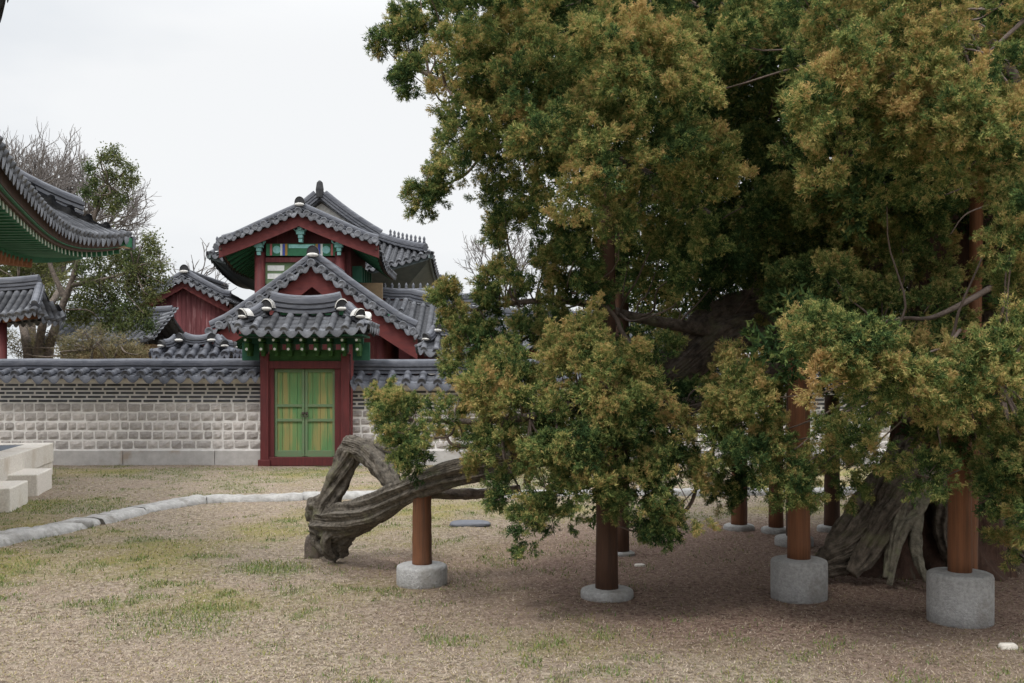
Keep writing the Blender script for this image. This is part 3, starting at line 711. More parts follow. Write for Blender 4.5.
for sx in (-1, 1):
    rg.sweep([A(cg + sx * hx * (1 - v), Yg - .15, zh + (zt - zh) * (v * .8 + v * v * .2) + .02) for v in np.linspace(0, 1, 8)], ridge_prof(.13, .3, 3, .09))
    hipl = [A(cg + sx * hx + (cx + sx * (he - .25) - cg - sx * hx) * t, Yg - (Yg - Ye - .2) * t, zh + (zc - zh) * (t * 1.25 - .25 * t * t) + .05) for t in np.linspace(0, 1, 10)]
    rg.sweep(hipl, ridge_prof(.12, .2, 2, .08))
    fg = MB()
    for k, t in enumerate(np.linspace(.28, .98, 9)):
        i = t * 9; a0 = hipl[int(i)]; a1 = hipl[min(9, int(i) + 1)]; p = a0 + (a1 - a0) * (i - int(i))
        fg.lathe(p + A(0, 0, .26), [(.05, 0), (.055, .05), (.035, .1), (.05, .16), (.03, .22), (.008, .25)], 8)
    fo = fg.build_parts('ridge_figure', M['ridge'], ro, True)
rg.sweep([A(cg, y, zt) for y in np.linspace(Yg - .2, Yg + 4, 4)], ridge_prof(.13, .3, 3, .09))
rg.build_parts('ridge', M['ridge'], ro)
dk = MB(); dk.lathe(A(cg, Yg - .25, zt + .05), [(.13, 0), (.15, .3), (.11, .55), (.04, .62)], 8); dk.build('ridge_end_tile', M['black'], ro)
b = MB(); b.add([A(cg - hx * .86, Yg + .12, zh + .1), A(cg + hx * .86, Yg + .12, zh + .1), A(cg, Yg + .12, zt - .1)], [(0, 1, 2)]); b.build('gable_panel', M['plaster'], h3)
so = MB(); us = np.linspace(0, 1, 25); vv = []
for u in us:
    e0 = eave3(u); x = u * 2 - 1
    vv += [e0 + A(0, .08, -.16), A(cx + (he - 1.15) * x, Ye + 1.7, zc - 1.15)]
so.add(vv, [(2 * i, 2 * i + 1, 2 * i + 3, 2 * i + 2) for i in range(24)])
for sx in (-1, 1):
    vv = []
    for u in us:
        p = side3(sx)(u, 0); vv += [p + A(-sx * .08, 0, -.16), A(cx + sx * (he - 1.15), Ye + 1.7 + u * 4.6, zc - 1.15)]
    so.add(vv, [(2 * i, 2 * i + 1, 2 * i + 3, 2 * i + 2) for i in range(24)])
so.build_parts('soffit', M['grey_soffit'], h3, True)
fa = MB(); fa.sweep([eave3(u) + A(0, .1, -.09) for u in us], [(-.03, -.12), (.03, -.12), (.03, .1), (-.03, .1)])
for sx in (-1, 1): fa.sweep([side3(sx)(u, 0) + A(-sx * .1, 0, -.09) for u in us], [(-.03, -.12), (.03, -.12), (.03, .1), (-.03, .1)])
fa.build_parts('fascia', M['grey_soffit'], h3)
b = MB(); b.box((cx, Ye + 4.0, (zc - 1.0) / 2), ((he - 1.3) * 2, 4.4, zc - 1.0)); b.build('wall', M['red'], h3)

def slope_house(name, label, x0, x1, yr, ye, Y, Yr, n, tile='tile', lift=.25, figures=False, wall='red', taper=.0, cat='building', rafters=False):
    """building whose tiled slope faces the viewer; pixel rows of ridge/eave at given depths"""
    a0, a1 = P(x0, ye, Y), P(x1, ye, Y); r0 = P((x0 + x1) / 2, yr, Yr); zE, zR = a0[2], r0[2]; w_ = a1[0] - a0[0]; mx_ = (a0[0] + a1[0]) / 2
    t = thing(name, label, cat, (mx_, Yr, 0)); sheet, rows, rg = MB(), MB(), MB()
    for sg in (0, 1):
        def S(u, v, sg=sg):
            k = abs(u * 2 - 1); y = Y + (Yr - Y) * v
            if sg: y = 2 * Yr - y
            x = mx_ + (u - .5) * w_ * (1 - taper * v * 0)
            return A(x, y, zE + (zR - zE) * (v * .82 + v * v * .18) + lift * k ** 3 * (1 - v * .6))
        tile_slope(sheet, rows, S, n, r=.085, vmax=(lambda u: 1) if not taper else (lambda u: min(1, (1 - abs(u * 2 - 1)) / taper + .06)))
    if taper:
        for sx in (-1, 1):
            def S2(u, v, sx=sx):
                dpt = Yr - Y; k = abs(u * 2 - 1)
                return A(mx_ + sx * (w_ / 2 - w_ / 2 * taper * v), Y + u * 2 * dpt, zE + (zR - zE) * v + lift * k ** 3 * (1 - v * .6))
            tile_slope(sheet, rows, S2, max(5, int((Yr - Y) * 2 / .3)), r=.085, vmax=lambda u: min(1, u * 2 + .05, (1 - u) * 2 + .05))
    hw = w_ / 2 * (1 - taper)
    rg.sweep([A(mx_ + x * hw, Yr, zR - .03 + lift * .5 * abs(x) ** 2.5) for x in np.linspace(-1, 1, 12)], ridge_prof(.13, .28, 3, .085))
    ro = sheet.build('roof', M[tile], t, True); rows.build('cover_tiles', M[tile], ro, True)
    if taper:
        for sx in (-1, 1):
            pth = [A(mx_ + sx * (hw + (w_ / 2 - hw - .1) * q), Yr + (Y + .1 - Yr) * q, zR + (zE + lift - zR) * (1.2 * q - .2 * q * q) + .05) for q in np.linspace(0, 1, 8)]
            rg.sweep(pth, ridge_prof(.11, .15, 2, .08))
            if figures:
                fg = MB()
                for q in pth[2:]: fg.lathe(q + A(0, 0, .2), [(.05, 0), (.055, .06), (.035, .1), (.05, .16), (.01, .24)], 8)
                fg.build_parts('ridge_figure', M['ridge'], ro, True)
    if figures:
        fg = MB()
        for x in np.linspace(-.9, .9, 9): fg.lathe(A(mx_ + x * hw, Yr, zR + .28), [(.05, 0), (.055, .06), (.035, .1), (.05, .16), (.01, .24)], 8)
        fg.build_parts('ridge_figure', M['ridge'], ro, True)
    rg.build_parts('ridge', M['ridge'], ro)
    ra = MB()
    for x in [] if not rafters else np.arange(a0[0] + .2, a1[0] - .1, .26): ra.bar(A(x, Y + .12, zE - .1 + lift * (abs(x - mx_) / w_ * 2) ** 3), A(x, Y + .9, zE + .1), .1, .1)
    if rafters: ra.build_parts('rafter', M['rafter'], t)
    if wall:
        b = MB(); b.box((mx_, Yr, zE / 2), (w_ * .86, max(.4, (Yr - Y) * 2 - 1.6), zE)); b.build('wall', M[wall], t)
    return t, mx_, w_, zE, zR
slope_house('tiled_hall', 'low hipped roof with ridge figures between the stacked gables and the juniper', 350, 452, 299, 311, 30.5, 32.0, 11, figures=True, taper=.35, lift=.2)
slope_house('tiled_wing', 'tiled wing roof between the gabled hall and the juniper foliage', 400, 500, 305, 347, 26.0, 28.5, 10, lift=.3, taper=.0)
gw = thing('tiled_gate', 'small tiled gate roof peeking over the wall beside the juniper', 'gate', (P(456, 385, 23.5)[0], 23.5, 0))
gx = P(456, 0, 23.5)[0]; small_hip_roof(gw, gx, 23.5, .85, .42, P(0, 352, 23)[2], P(0, 334, 23.5)[2], .6, 6, .22, ring=False, es=.8)
b = MB(); b.box((gx, 23.5, 1.1), (1.5, .3, 2.2)); b.build('wall', M['mortar'], gw)
gw2 = thing('tiled_gate', 'small dark tiled gate roof below the red boarded gable', 'gate', (P(198, 385, 22.5)[0], 22.5, 0))
gx = P(198, 0, 22.5)[0]; small_hip_roof(gw2, gx, 22.5, .88, .36, P(0, 357, 22)[2], P(0, 344, 22.5)[2], .5, 7, .15, tile='tile_dark', r=.085, ring=False, es=.75)
b = MB(); b.box((gx, 22.5, 1.0), (1.3, .3, 2.0)); b.build('wall', M['mortar'], gw2)
# roofs glimpsed through the juniper
slope_house('storehouse', 'red-walled building glimpsed through gaps in the juniper', 500, 760, 322, 349, 29, 31, 20, lift=.25)

# red boarded gable
Yf = 33.0; a_ = P(182, 277, Yf); e_ = P(229, 302, Yf); cx = a_[0]; half = e_[0] - cx
h4 = thing('boarded_hall', 'red hall whose gable is clad in faded vertical boards', 'hall', (cx, Yf + 2, 0))
zz = gable_house(h4, cx, Yf, 38, half, a_[2], e_[2], barge=.26, n=15, setback=.5, r=.075, c=.1, knob=True)
bd = MB(); nb = 16
for i in range(nb):
    x = -.86 + 1.72 * (i + .5) / nb; bd.box((cx + half * x, Yf + .42 + random.uniform(-.008, .008), (zz(abs(x)) - .3 + 3.15) / 2), (half * 1.72 / nb - .012, .03, zz(abs(x)) - .3 - 3.15))
bd.build('gable_boards', M['redboard'], h4)

# long service roof behind the bushes, left
t5, mx5, w5, zE5, zR5 = slope_house('service_building', 'long grey tiled roof behind the dry bush', 40, 150, 318, 343, 29, 31, 16, lift=.12, wall='tan')
vg = MB(); v2 = MB()
def SV5(u, v): return A(mx5 + w5 / 2 + .12 - .35 * (1 - v), 28.9 + 2.2 * u, zE5 - .02 + (zR5 - zE5 + .25) * u + .12 * v)
tile_slope(vg, v2, SV5, 8, r=.08); vg.add(v2.v, v2.f); vg.build('verge_tiles', M['tile'], t5, True)

# left pavilion behind the wall
t6, mx6, w6, zE6, zR6 = slope_house('open_pavilion', 'small hipped pavilion roof on red columns behind the wall, under the upswept eave', -130, 37, 291, 318, 25.0, 25.8, 22, lift=.2, taper=.14, wall=None, rafters=True)
for x in (2, -50):
    q = P(x, 350, 25.4); b = MB(); b.tube([A(q[0], 25.4, 0), A(q[0], 25.4, zE6)], [.12, .12], 12); b.build('column', M['red'], t6, True)

# ------------------------------------------------------------------ near pavilion at the left edge
Y1 = 19.3; Y2 = .349 * Y1; D = A(.304, -.953, 0); INW = A(-.953, -.304, 0)       # along the eave towards the viewer / inwards
C1 = A(-.382 * Y1, Y1, 1.6 + 150 * Y1 / F); C2 = A(-.50 * Y2, Y2, C1[2] + .0); Lk = np.linalg.norm(C2 - C1); D = (C2 - C1) / Lk; INW = nrm(np.cross(A(0, 0, 1), D)); INW = -INW if INW[0] > 0 else INW
pv = thing('eaves_pavilion', 'pavilion with a big upswept eave and green rafters above the granite terrace', 'pavilion', C1 + INW * 3 + D * 5 - A(0, 0, C1[2]))
SAG, BOW, RUN, RISE = .50, .81, 3.6, 1.85
def ev(s_):
    k = 1 - abs(2 * s_ - 1) ** 3.2; return C1 + D * Lk * s_ + INW * BOW * k - A(0, 0, SAG * k)
def SK(u, v):
    k = 1 - abs(2 * u - 1) ** 3.2
    return ev(u) + INW * (RUN - BOW * k) * v + A(0, 0, 1) * ((RISE + SAG * k) * (.72 * v + .28 * v * v))
def vmK(u): return max(.03, min(1, u * Lk / RUN + .005, (1 - u) * Lk / RUN + .005))
sheet, rows, rg = MB(), MB(), MB(); tile_slope(sheet, rows, SK, int(Lk / .27), r=.075, vmax=vmK, tongue=.10)
def SE(u, v):                                                   # far end slope
    k = 1 - abs(2 * u - 1) ** 2.3; W = 2 * RUN
    return C1 + INW * W * u + D * (BOW * .6 * k) - A(0, 0, SAG * .6 * k) + D * (RUN - BOW * .6 * k) * v + A(0, 0, 1) * ((RISE + SAG * .6 * k) * (.72 * v + .28 * v * v))
tile_slope(sheet, rows, SE, 26, r=.075, vmax=lambda u: max(.03, min(1, u * 2 + .005, (1 - u) * 2 + .005)))
ro = sheet.build('roof', M['tile'], pv, True); rows.build('cover_tiles', M['tile'], ro, True)
hip = [SK(q * RUN / Lk, q) + A(0, 0, -.12 + .14 * (1 - q) ** 2) for q in np.linspace(.2, 1, 12)]
rg.sweep(hip, ridge_prof(.19, .34, 4, .11))
hip2 = [SK(1 - q * RUN / Lk, q) - A(0, 0, .04) for q in np.linspace(.22, 1, 10)]; rg.sweep(hip2, ridge_prof(.13, .24, 3, .09))
top = [SK(u, 1) for u in np.linspace(RUN / Lk, 1 - RUN / Lk, 8)]; rg.sweep([p + A(0, 0, .04) for p in top], ridge_prof(.15, .4, 4, .09))
rg.build_parts('ridge', M['ridge'], ro)
end_tile(ro, hip[0] + A(0, 0, .10), nrm(hip[0] - hip[3]), .14, .4); end_tile(ro, hip[5] + A(0, 0, .30), nrm(hip[0] - hip[3]), .15, .5)
cc = MB(); dcor = nrm(D * -1 + INW * -1)
cc.box(C1 + A(0, 0, -.17) - dcor * .62, (1.1, .2, .18), (dcor, nrm(np.cross(A(0, 0, 1), dcor)), A(0, 0, 1))); cc.build('corner_rafter', M['green'], pv)
cc = MB(); cc.box(C1 - dcor * .05 + A(0, 0, -.17), (.05, .24, .24), (dcor, nrm(np.cross(A(0, 0, 1), dcor)), A(0, 0, 1))); cc.build('corner_cap', M['ridge'], pv)
# layers under the eave (both the long side and the far end)
fas, fly, flt, brd, rnd, sof, gl = MB(), MB(), MB(), MB(), MB(), MB(), MB()
sg_ = np.linspace(0.01, .99, 60)
def off(s_, i, d): return ev(s_) + INW * i - A(0, 0, d)
fas.sweep([off(s_, .10, .10) for s_ in sg_], [(-.03, -.10), (.03, -.10), (.03, .07), (-.03, .07)])
fas.sweep([off(s_, .16, .235) for s_ in sg_], [(-.04, -.03), (.04, -.03), (.04, .03), (-.04, .03)])
gl.sweep([off(s_, .13, .205) for s_ in sg_], [(-.05, -.012), (.05, -.012), (.05, .012), (-.05, .012)])
nf = int(Lk / .25)
for i in range(nf):
    s_ = (i + .5) / nf; a0 = off(s_, .17, .30); b0 = off(s_, .95, .34)
    fly = MB(); flt = MB(); fly.bar(a0, b0, .11, .11); t_ = nrm(a0 - b0); flt.bar(a0, a0 + t_ * .012, .10, .10)
    fo = fly.build('flying_rafter', M['green'], pv); flt.build('rafter_tip', M['paletip'], fo)
    if s_ * Lk < 2.3 or (1 - s_) * Lk < 2.3: continue
    a0 = off(s_, .80, .50); b0 = off(s_, 2.2, .28 + .1); rnd.tube([a0, b0], [.075, .075], 8)
brd.sweep([off(s_, .86, .43) for s_ in sg_], [(-.05, -.05), (.05, -.05), (.05, .05), (-.05, .05)])
vv = []
for s_ in sg_: mn = min(s_, 1 - s_) * Lk; vv += [off(s_, .12, .19), off(s_, min(.95, mn + .1), .27), off(s_, min(2.9, mn + .12), .26)]
sof.add(vv, [(3 * i + j, 3 * i + j + 1, 3 * i + j + 4, 3 * i + j + 3) for i in range(59) for j in range(2)])
ne = 24
for i in range(ne):
    u = (i + .5) / ne; p = SE(u, 0)
    if u * 7.2 < .7: continue
    fly = MB(); fly.bar(p + D * .15 - A(0, 0, .26), p + D * .95 - A(0, 0, .3), .11, .11); fly.build('flying_rafter', M['green'], pv)
    if u * 7.2 > 2.3: rnd.tube([p + D * .8 - A(0, 0, .46), p + D * 2.2 - A(0, 0, .36)], [.075, .075], 8)
vv = []
for u in np.linspace(0, 1, 30): p = SE(u, 0); vv += [p + D * .1 - A(0, 0, .17), p + D * min(2.2, u * 7.2 + .12, (1 - u) * 7.2 + .12) - A(0, 0, .28)]
sof.add(vv, [(2 * i, 2 * i + 1, 2 * i + 3, 2 * i + 2) for i in range(29)])
fas.sweep([SE(u, 0) + D * .1 - A(0, 0, .1) for u in np.linspace(.01, .99, 30)], [(-.03, -.10), (.03, -.10), (.03, .07), (-.03, .07)])
fas.build_parts('fascia', M['fascia'], pv); gl.build('green_fillet', M['green'], pv)
brd.build('rafter_board', M['green'], pv); rnd.build_parts('round_rafter', M['rafter'], pv, True); sof.build_parts('soffit', M['tan'], pv)
b = MB()
for k, (i_, z_, h_) in enumerate(((2.7, 3.42, .18), (2.7, 3.18, .26))): b.bar(C1 + D * 2.0 + INW * i_ + A(0, 0, z_ - C1[2]), C2 - D * 1.6 + INW * i_ + A(0, 0, z_ - C2[2]), .2, h_)
b.build_parts('wall_plate', M['green'], pv)
for s_ in (.17, .4, .63, .86):
    p = C1 + D * Lk * s_ + INW * 2.7; b = MB(); b.tube([A(p[0], p[1], .55), A(p[0], p[1], 3.3)], [.17, .16], 16); b.build('column', M['red'], pv, True)
b = MB(); p0 = C1 + D * Lk * .17 + INW * 2.8; p1 = C1 + D * Lk * .86 + INW * 2.8; b.bar(A(p0[0], p0[1], 1.8), A(p1[0], p1[1], 1.8), .1, 2.5); b.build('wall', M['red'], pv)

# platform and step blocks
PD = A(.262, -.965, 0); PN = A(.965, .262, 0); PC = A(-8.24, 17.9, 0)
pf = thing('stone_platform', 'pale granite terrace edge paved with grey tiles, under the upswept eave', 'platform', PC)
ed = MB(); q = 0
while q < 13:
    l_ = random.choice((2.1, 2.6, 1.8)); ed.box(PC + PD * (q + l_ / 2) - PN * .2 + A(0, 0, .395), (l_ - .012, .4, .34), (PD, PN, A(0, 0, 1))); q += l_
ed.build('edge_stones', M['granite'], pf, bevel=.012)
ed = MB(); q = 0
while q < 13:
    l_ = random.choice((2.3, 1.7, 2.0)); ed.box(PC + PD * (q + l_ / 2) - PN * .215 + A(0, 0, .08), (l_ - .012, .4, .285), (PD, PN, A(0, 0, 1))); q += l_
ed.build('base_stones', M['granite'], pf, bevel=.012)
ed = MB(); ed.box(PC + PD * 0.2 - PN * 2.4 + A(0, 0, .28), (.4, 4, .57), (PD, PN, A(0, 0, 1))); ed.build('end_stones', M['granite'], pf, bevel=.012)
pvg = MB()
for i in range(38):
    for j in range(14):
        pvg.box(PC + PD * (.42 + .34 * i + .165) - PN * (.42 + .34 * j + .165) + A(0, 0, .50), (.33, .33, .1), (PD, PN, A(0, 0, 1)))
pvg.build('paving', M['paving'], pf)
for (px, py, l_, lab) in ((10, 512, 1.1, 'pale granite step block farther from the palace wall, beside the terrace'), (37.5, 495, 1.15, 'pale granite step block closer to the palace wall, beside the terrace')):
    Yq = gY(py); c0 = A((px - 512) * Yq / F, Yq, 0); c = c0 - PD * l_ / 2 - PN * .35
    b = MB(); b.box(c + A(0, 0, .13), (l_, .7, .34), (PD, PN, A(0, 0, 1)))
    o = b.build('step_block', M['granite'], None, bevel=.018); o['label'] = lab; o['category'] = 'step'; o['group'] = 'granite step blocks'

# ------------------------------------------------------------------ foliage kit
def plume(seed, shoots=15, tip=12, along=8, w_=.023, ls=1.3):
    """one knobbly juniper spray along +Z, length about 1: triangles and a hue offset for each"""
    r = np.random.default_rng(seed); T = []; H = []
    def rnd_about(d, spread):
        v = r.normal(size=3); return nrm(d + v / np.linalg.norm(v) * spread)
    def sprig(o, d, l_, w2, h):
        q = nrm(np.cross(d, r.normal(size=3))); T.append([o - q * w2, o + q * w2, o + d * l_]); H.append(h)
    for k in range(shoots):
        h = (k + r.random()) / shoots; a = k * 2.4 + r.uniform(-.6, .6); tl = r.uniform(.35, 1.35) * (1.1 - .75 * h)
        o = A(0, 0, .72 * h); d = A(math.cos(a) * math.sin(tl), math.sin(a) * math.sin(tl), math.cos(tl)); l_ = r.uniform(.28, .46) * (1.05 - .3 * h)
        dh = r.normal() * .16; bend = r.normal(size=3) * .12
        for q in range(along):
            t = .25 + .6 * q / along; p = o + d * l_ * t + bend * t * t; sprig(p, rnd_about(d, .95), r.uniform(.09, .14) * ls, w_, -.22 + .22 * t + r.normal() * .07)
        e = o + d * l_ + bend * .8
        for q in range(tip):
            v = r.normal(size=3) * .055; sprig(e + v, rnd_about(d, 1.0), r.uniform(.085, .15) * ls, w_ * r.uniform(.8, 1.2), dh + .10 + r.normal() * .10)
    return np.array(T), np.array(H)
def rot_to(d, spin):
    d = d / np.linalg.norm(d, axis=1, keepdims=True); ref = np.where(np.abs(d[:, 2:3]) < .95, [[0, 0, 1.]], [[1., 0, 0]])
    x = np.cross(ref, d); x /= np.linalg.norm(x, axis=1, keepdims=True); y = np.cross(d, x)
    c, s_ = np.cos(spin)[:, None], np.sin(spin)[:, None]; return np.stack([x * c + y * s_, -x * s_ + y * c, d], 2)
def foliage(pos, dirs, scale, hue, protos):
    Vs, Hs = [], []; which = rng.integers(0, len(protos), len(pos)); Rm = rot_to(dirs, rng.uniform(0, 6.28, len(pos)))
    for k, (T, H) in enumerate(protos):
        i = np.where(which == k)[0]
        if not len(i): continue
        V = np.einsum('nij,tvj->ntvi', Rm[i], T) * scale[i][:, None, None, None] + pos[i][:, None, None, :]
        Vs.append(V.reshape(-1, 3, 3)); Hs.append((hue[i][:, None] + H[None]).ravel())
    return np.concatenate(Vs), np.concatenate(Hs)
def in_poly(x, y, poly):
    r = False; j = len(poly) - 1
    for i in range(len(poly)):
        if (poly[i][1] > y) != (poly[j][1] > y) and x < (poly[j][0] - poly[i][0]) * (y - poly[i][1]) / (poly[j][1] - poly[i][1]) + poly[i][0]: r = not r
        j = i
    return r

# ------------------------------------------------------------------ the old juniper
jt = thing('juniper_tree', 'huge old juniper with orange-tipped foliage, fluted trunk and propped limbs', 'tree', (3.75, 8.7, 0))
def fl(seed, k=7, amp=.16, tw=1.5):
    ph = np.random.default_rng(seed).uniform(0, 6.28, 9)
    def f(a, t):
        a = a + tw * t + .35 * math.sin(5 * t + ph[0])
        return 1 + amp * (.5 * math.sin(k * a + ph[1]) - .9 * abs(math.sin((k + 2) * .5 * 2 * a / 2 + ph[2] + 2.2 * math.sin(3 * t))) ** .5 + .5 - .35 * abs(math.sin((k * 2 + 1) * a + ph[5] + 4 * t)) + .3 * math.sin(3 * a + ph[3] + 4 * t)) + .05 * math.sin(23 * t + 2 * a + ph[4]) + .03 * math.sin(47 * t + ph[5] + a) - .045 * abs(math.sin(19 * a * .5 * 2 / 2 + ph[6] + 3 * math.sin(6 * t + ph[7]))) ** .6 - .03 * abs(math.sin(18 * a + ph[8] + 5 * math.sin(9 * t)))
    return f
def limb(mb, pts, n=40, ns=36, seed=1, k=7, amp=.14, tw=1.5):
    q = np.array([[*P(x, y, Y), r] for (x, y, Y, r) in pts]); c = crm(q, n); mb.tube(c[:, :3], np.maximum(c[:, 3], .004), ns, fl(seed, k, amp, tw)); return c
# trunk with flaring roots
tb = MB(); NS, NZ = 120, 46; tc0 = A(3.72, 8.75, 0); vv = []
for i in range(NZ):
    z = (i / (NZ - 1)) ** 1.3 * 3.6 - .05
    for j in range(NS):
        a = 2 * math.pi * j / NS
        base = .42 - .035 * z + .10 * math.exp(-z / .5)
        lob = 0
        for (la, ls, le) in ((math.pi + .18, .30, .78), (math.pi + .75, .22, .42), (math.pi + 1.35, .25, .30), (-.9, .3, .2), (.4, .4, .3), (2.2, .4, .4)):
            d_ = (a - la + math.pi) % (2 * math.pi) - math.pi; lob += le * math.exp(-(d_ / ls) ** 2) * math.exp(-max(z, 0) / .36)
        aa = a + .5 * math.sin(z * 1.2)
        gro = 1 + .07 * math.sin(9 * aa + 1.3 * math.sin(z * 2)) + .045 * math.sin(17 * aa + 2 + z * 3) + .03 * math.sin(31 * aa + z * 5) + .03 * math.sin(z * 9 + 3 * a)
        r_ = (base + lob) * gro
        vv.append(tc0 + A(math.cos(a) * r_ + .06 * z, math.sin(a) * r_, z))
tb.add(vv, [(i * NS + j, i * NS + (j + 1) % NS, (i + 1) * NS + (j + 1) % NS, (i + 1) * NS + j) for i in range(NZ - 1) for j in range(NS)])
tro = tb.build('trunk', M['redbark'], jt, True)
rt = MB()
limb(rt, [(905, 455, 8.25, .05), (902, 500, 8.05, .075), (895, 535, 7.9, .07), (886, 578, 7.78, .03)], 40, 48, 3, 6, .22)
limb(rt, [(930, 470, 8.2, .06), (915, 512, 8.0, .075), (900, 535, 7.85, .05), (889, 585, 7.75, .022)], 40, 48, 5, 6, .22)
limb(rt, [(918, 505, 8.0, .05), (915, 545, 7.85, .055), (922, 570, 7.75, .035), (930, 588, 7.7, .015)], 20, 24, 6, 5, .22)
rt.build_parts('gnarled_root', M['gnarl'], tro, True); rt = MB()
limb(rt, [(908, 440, 8.45, .10), (893, 478, 8.35, .17), (868, 522, 8.2, .20), (845, 550, 8.1, .17), (826, 564, 8.05, .11), (808, 572, 8.05, .04)], 120, 200, 8, 11, .26, .6)
limb(rt, [(912, 450, 8.2, .09), (893, 505, 8.05, .13), (873, 545, 7.95, .11), (852, 574, 7.88, .05)], 80, 140, 9, 9, .28)
limb(rt, [(946, 470, 8.3, .10), (948, 520, 8.2, .13), (952, 550, 8.1, .10), (958, 575, 8.05, .05)], 60, 90, 10, 9, .2)
limb(rt, [(985, 440, 8.7, .14), (996, 510, 8.6, .15), (1010, 540, 8.55, .12), (1028, 560, 8.5, .05)], 60, 110, 13, 11, .18)
rt.build_parts('root', M['rootbark'], tro, True)
t2 = MB(); c = crm(np.array([[5.1, 10.0, -.05, .5], [5.05, 10.0, .5, .38], [5.0, 10.0, 1.6, .34], [5.0, 9.9, 3.4, .28]]), 26); t2.tube(c[:, :3], c[:, 3], 60, fl(31, 9, .12, .8)); t2.build('trunk', M['redbark'], jt, True)
# main limbs
SKEL = []
lb = MB()
def add_limb(pts, **k): SKEL.append(limb(lb, pts, **k))
add_limb([(935, 400, 8.7, .33), (850, 345, 8.6, .27), (760, 322, 8.4, .26), (712, 335, 8.35, .24), (672, 372, 8.3, .17), (610, 425, 8.2, .135), (550, 448, 8.1, .13), (497, 463, 8.0, .135)], n=150, ns=180, seed=2, k=9, amp=.16)
add_limb([(945, 330, 8.9, .28), (900, 180, 8.9, .17), (800, 60, 8.5, .12), (690, 0, 7.6, .09), (600, -40, 7.0, .05)], seed=4)
add_limb([(880, 330, 8.8, .10), (740, 240, 8.4, .07), (620, 160, 7.9, .05), (500, 115, 7.6, .035), (420, 70, 7.5, .015)], seed=12, n=36, ns=16)
add_limb([(960, 330, 8.7, .22), (1050, 240, 7.6, .14), (1010, 80, 6.9, .07), (950, 10, 6.4, .04)], seed=14, n=36, ns=20)
add_limb([(890, 280, 8.6, .15), (850, 150, 7.4, .09), (850, 40, 6.6, .05)], seed=15, n=30, ns=16)
add_limb([(800, 345, 8.4, .12), (715, 400, 7.7, .07), (620, 405, 7.3, .05), (500, 420, 7.2, .03), (405, 420, 7.5, .012)], seed=16, n=36, ns=14)
add_limb([(915, 400, 8.4, .12), (880, 350, 7.0, .07), (920, 365, 6.2, .045), (1010, 385, 6.0, .03)], seed=17, n=30, ns=14)
add_limb([(960, 250, 8.8, .25), (960, 0, 8.8, .18), (930, -200, 8.8, .10)], seed=18, n=24, ns=24)
add_limb([(740, 335, 8.3, .07), (640, 318, 7.9, .045), (560, 300, 7.8, .03), (470, 310, 7.8, .014)], seed=19, n=30, ns=12)
lbo = lb.build('limbs', M['bark'], jt, True)
# the low contorted limb at the left, resting on its post
ll = MB()
limb(ll, [(512, 458, 7.95, .10), (495, 463, 7.95, .115), (455, 473, 7.95, .118), (423, 483, 7.98, .112), (400, 495, 8.2, .115), (375, 509, 8.5, .14), (348, 519, 8.8, .17), (328, 525, 9.0, .15), (314, 528, 9.15, .07)], 150, 200, 22, 8, .18, 2.0)
limb(ll, [(322, 525, 9.05, .11), (330, 500, 9.05, .115), (342, 470, 9.0, .115), (351, 448, 8.95, .11), (354, 438, 8.9, .06)], 80, 140, 23, 7, .16, 1)
limb(ll, [(346, 444, 8.95, .08), (362, 449, 8.85, .10), (378, 463, 8.7, .105), (390, 478, 8.55, .095), (401, 492, 8.4, .05)], 80, 140, 24, 7, .17, 1)
limb(ll, [(366, 455, 8.85, .08), (380, 447, 8.85, .085), (394, 452, 8.8, .07), (402, 466, 8.75, .04)], 30, 48, 25, 5, .16)
limb(ll, [(312, 520, 9.2, .07), (316, 506, 9.15, .095), (328, 503, 9.05, .085), (340, 512, 8.95, .05)], 30, 48, 26, 5, .16)
limb(ll, [(318, 522, 9.15, .08), (320, 540, 9.1, .085), (330, 552, 9.05, .065), (337, 560, 9.05, .035)], 30, 48, 27, 5, .2)
limb(ll, [(345, 520, 8.85, .13), (343, 534, 8.95, .12), (341, 546, 9.02, .08), (344, 556, 9.05, .05)], 50, 120, 28, 6, .22)
limb(ll, [(334, 528, 8.85, .055), (326, 538, 8.85, .05), (327, 550, 8.9, .045), (334, 557, 8.95, .025)], 20, 36, 29, 5, .2)
ll.build('low_limb', M['deadwood'], jt, True, label='contorted grey limb bending down to the ground')
st = MB(); limb(st, [(430, 494, 8.2, .045), (460, 494, 8.2, .05), (490, 493, 8.15, .045), (520, 488, 8.1, .03)], 24, 20, 41, 5, .15); st.build('dead_branch', M['bark'], jt, True)

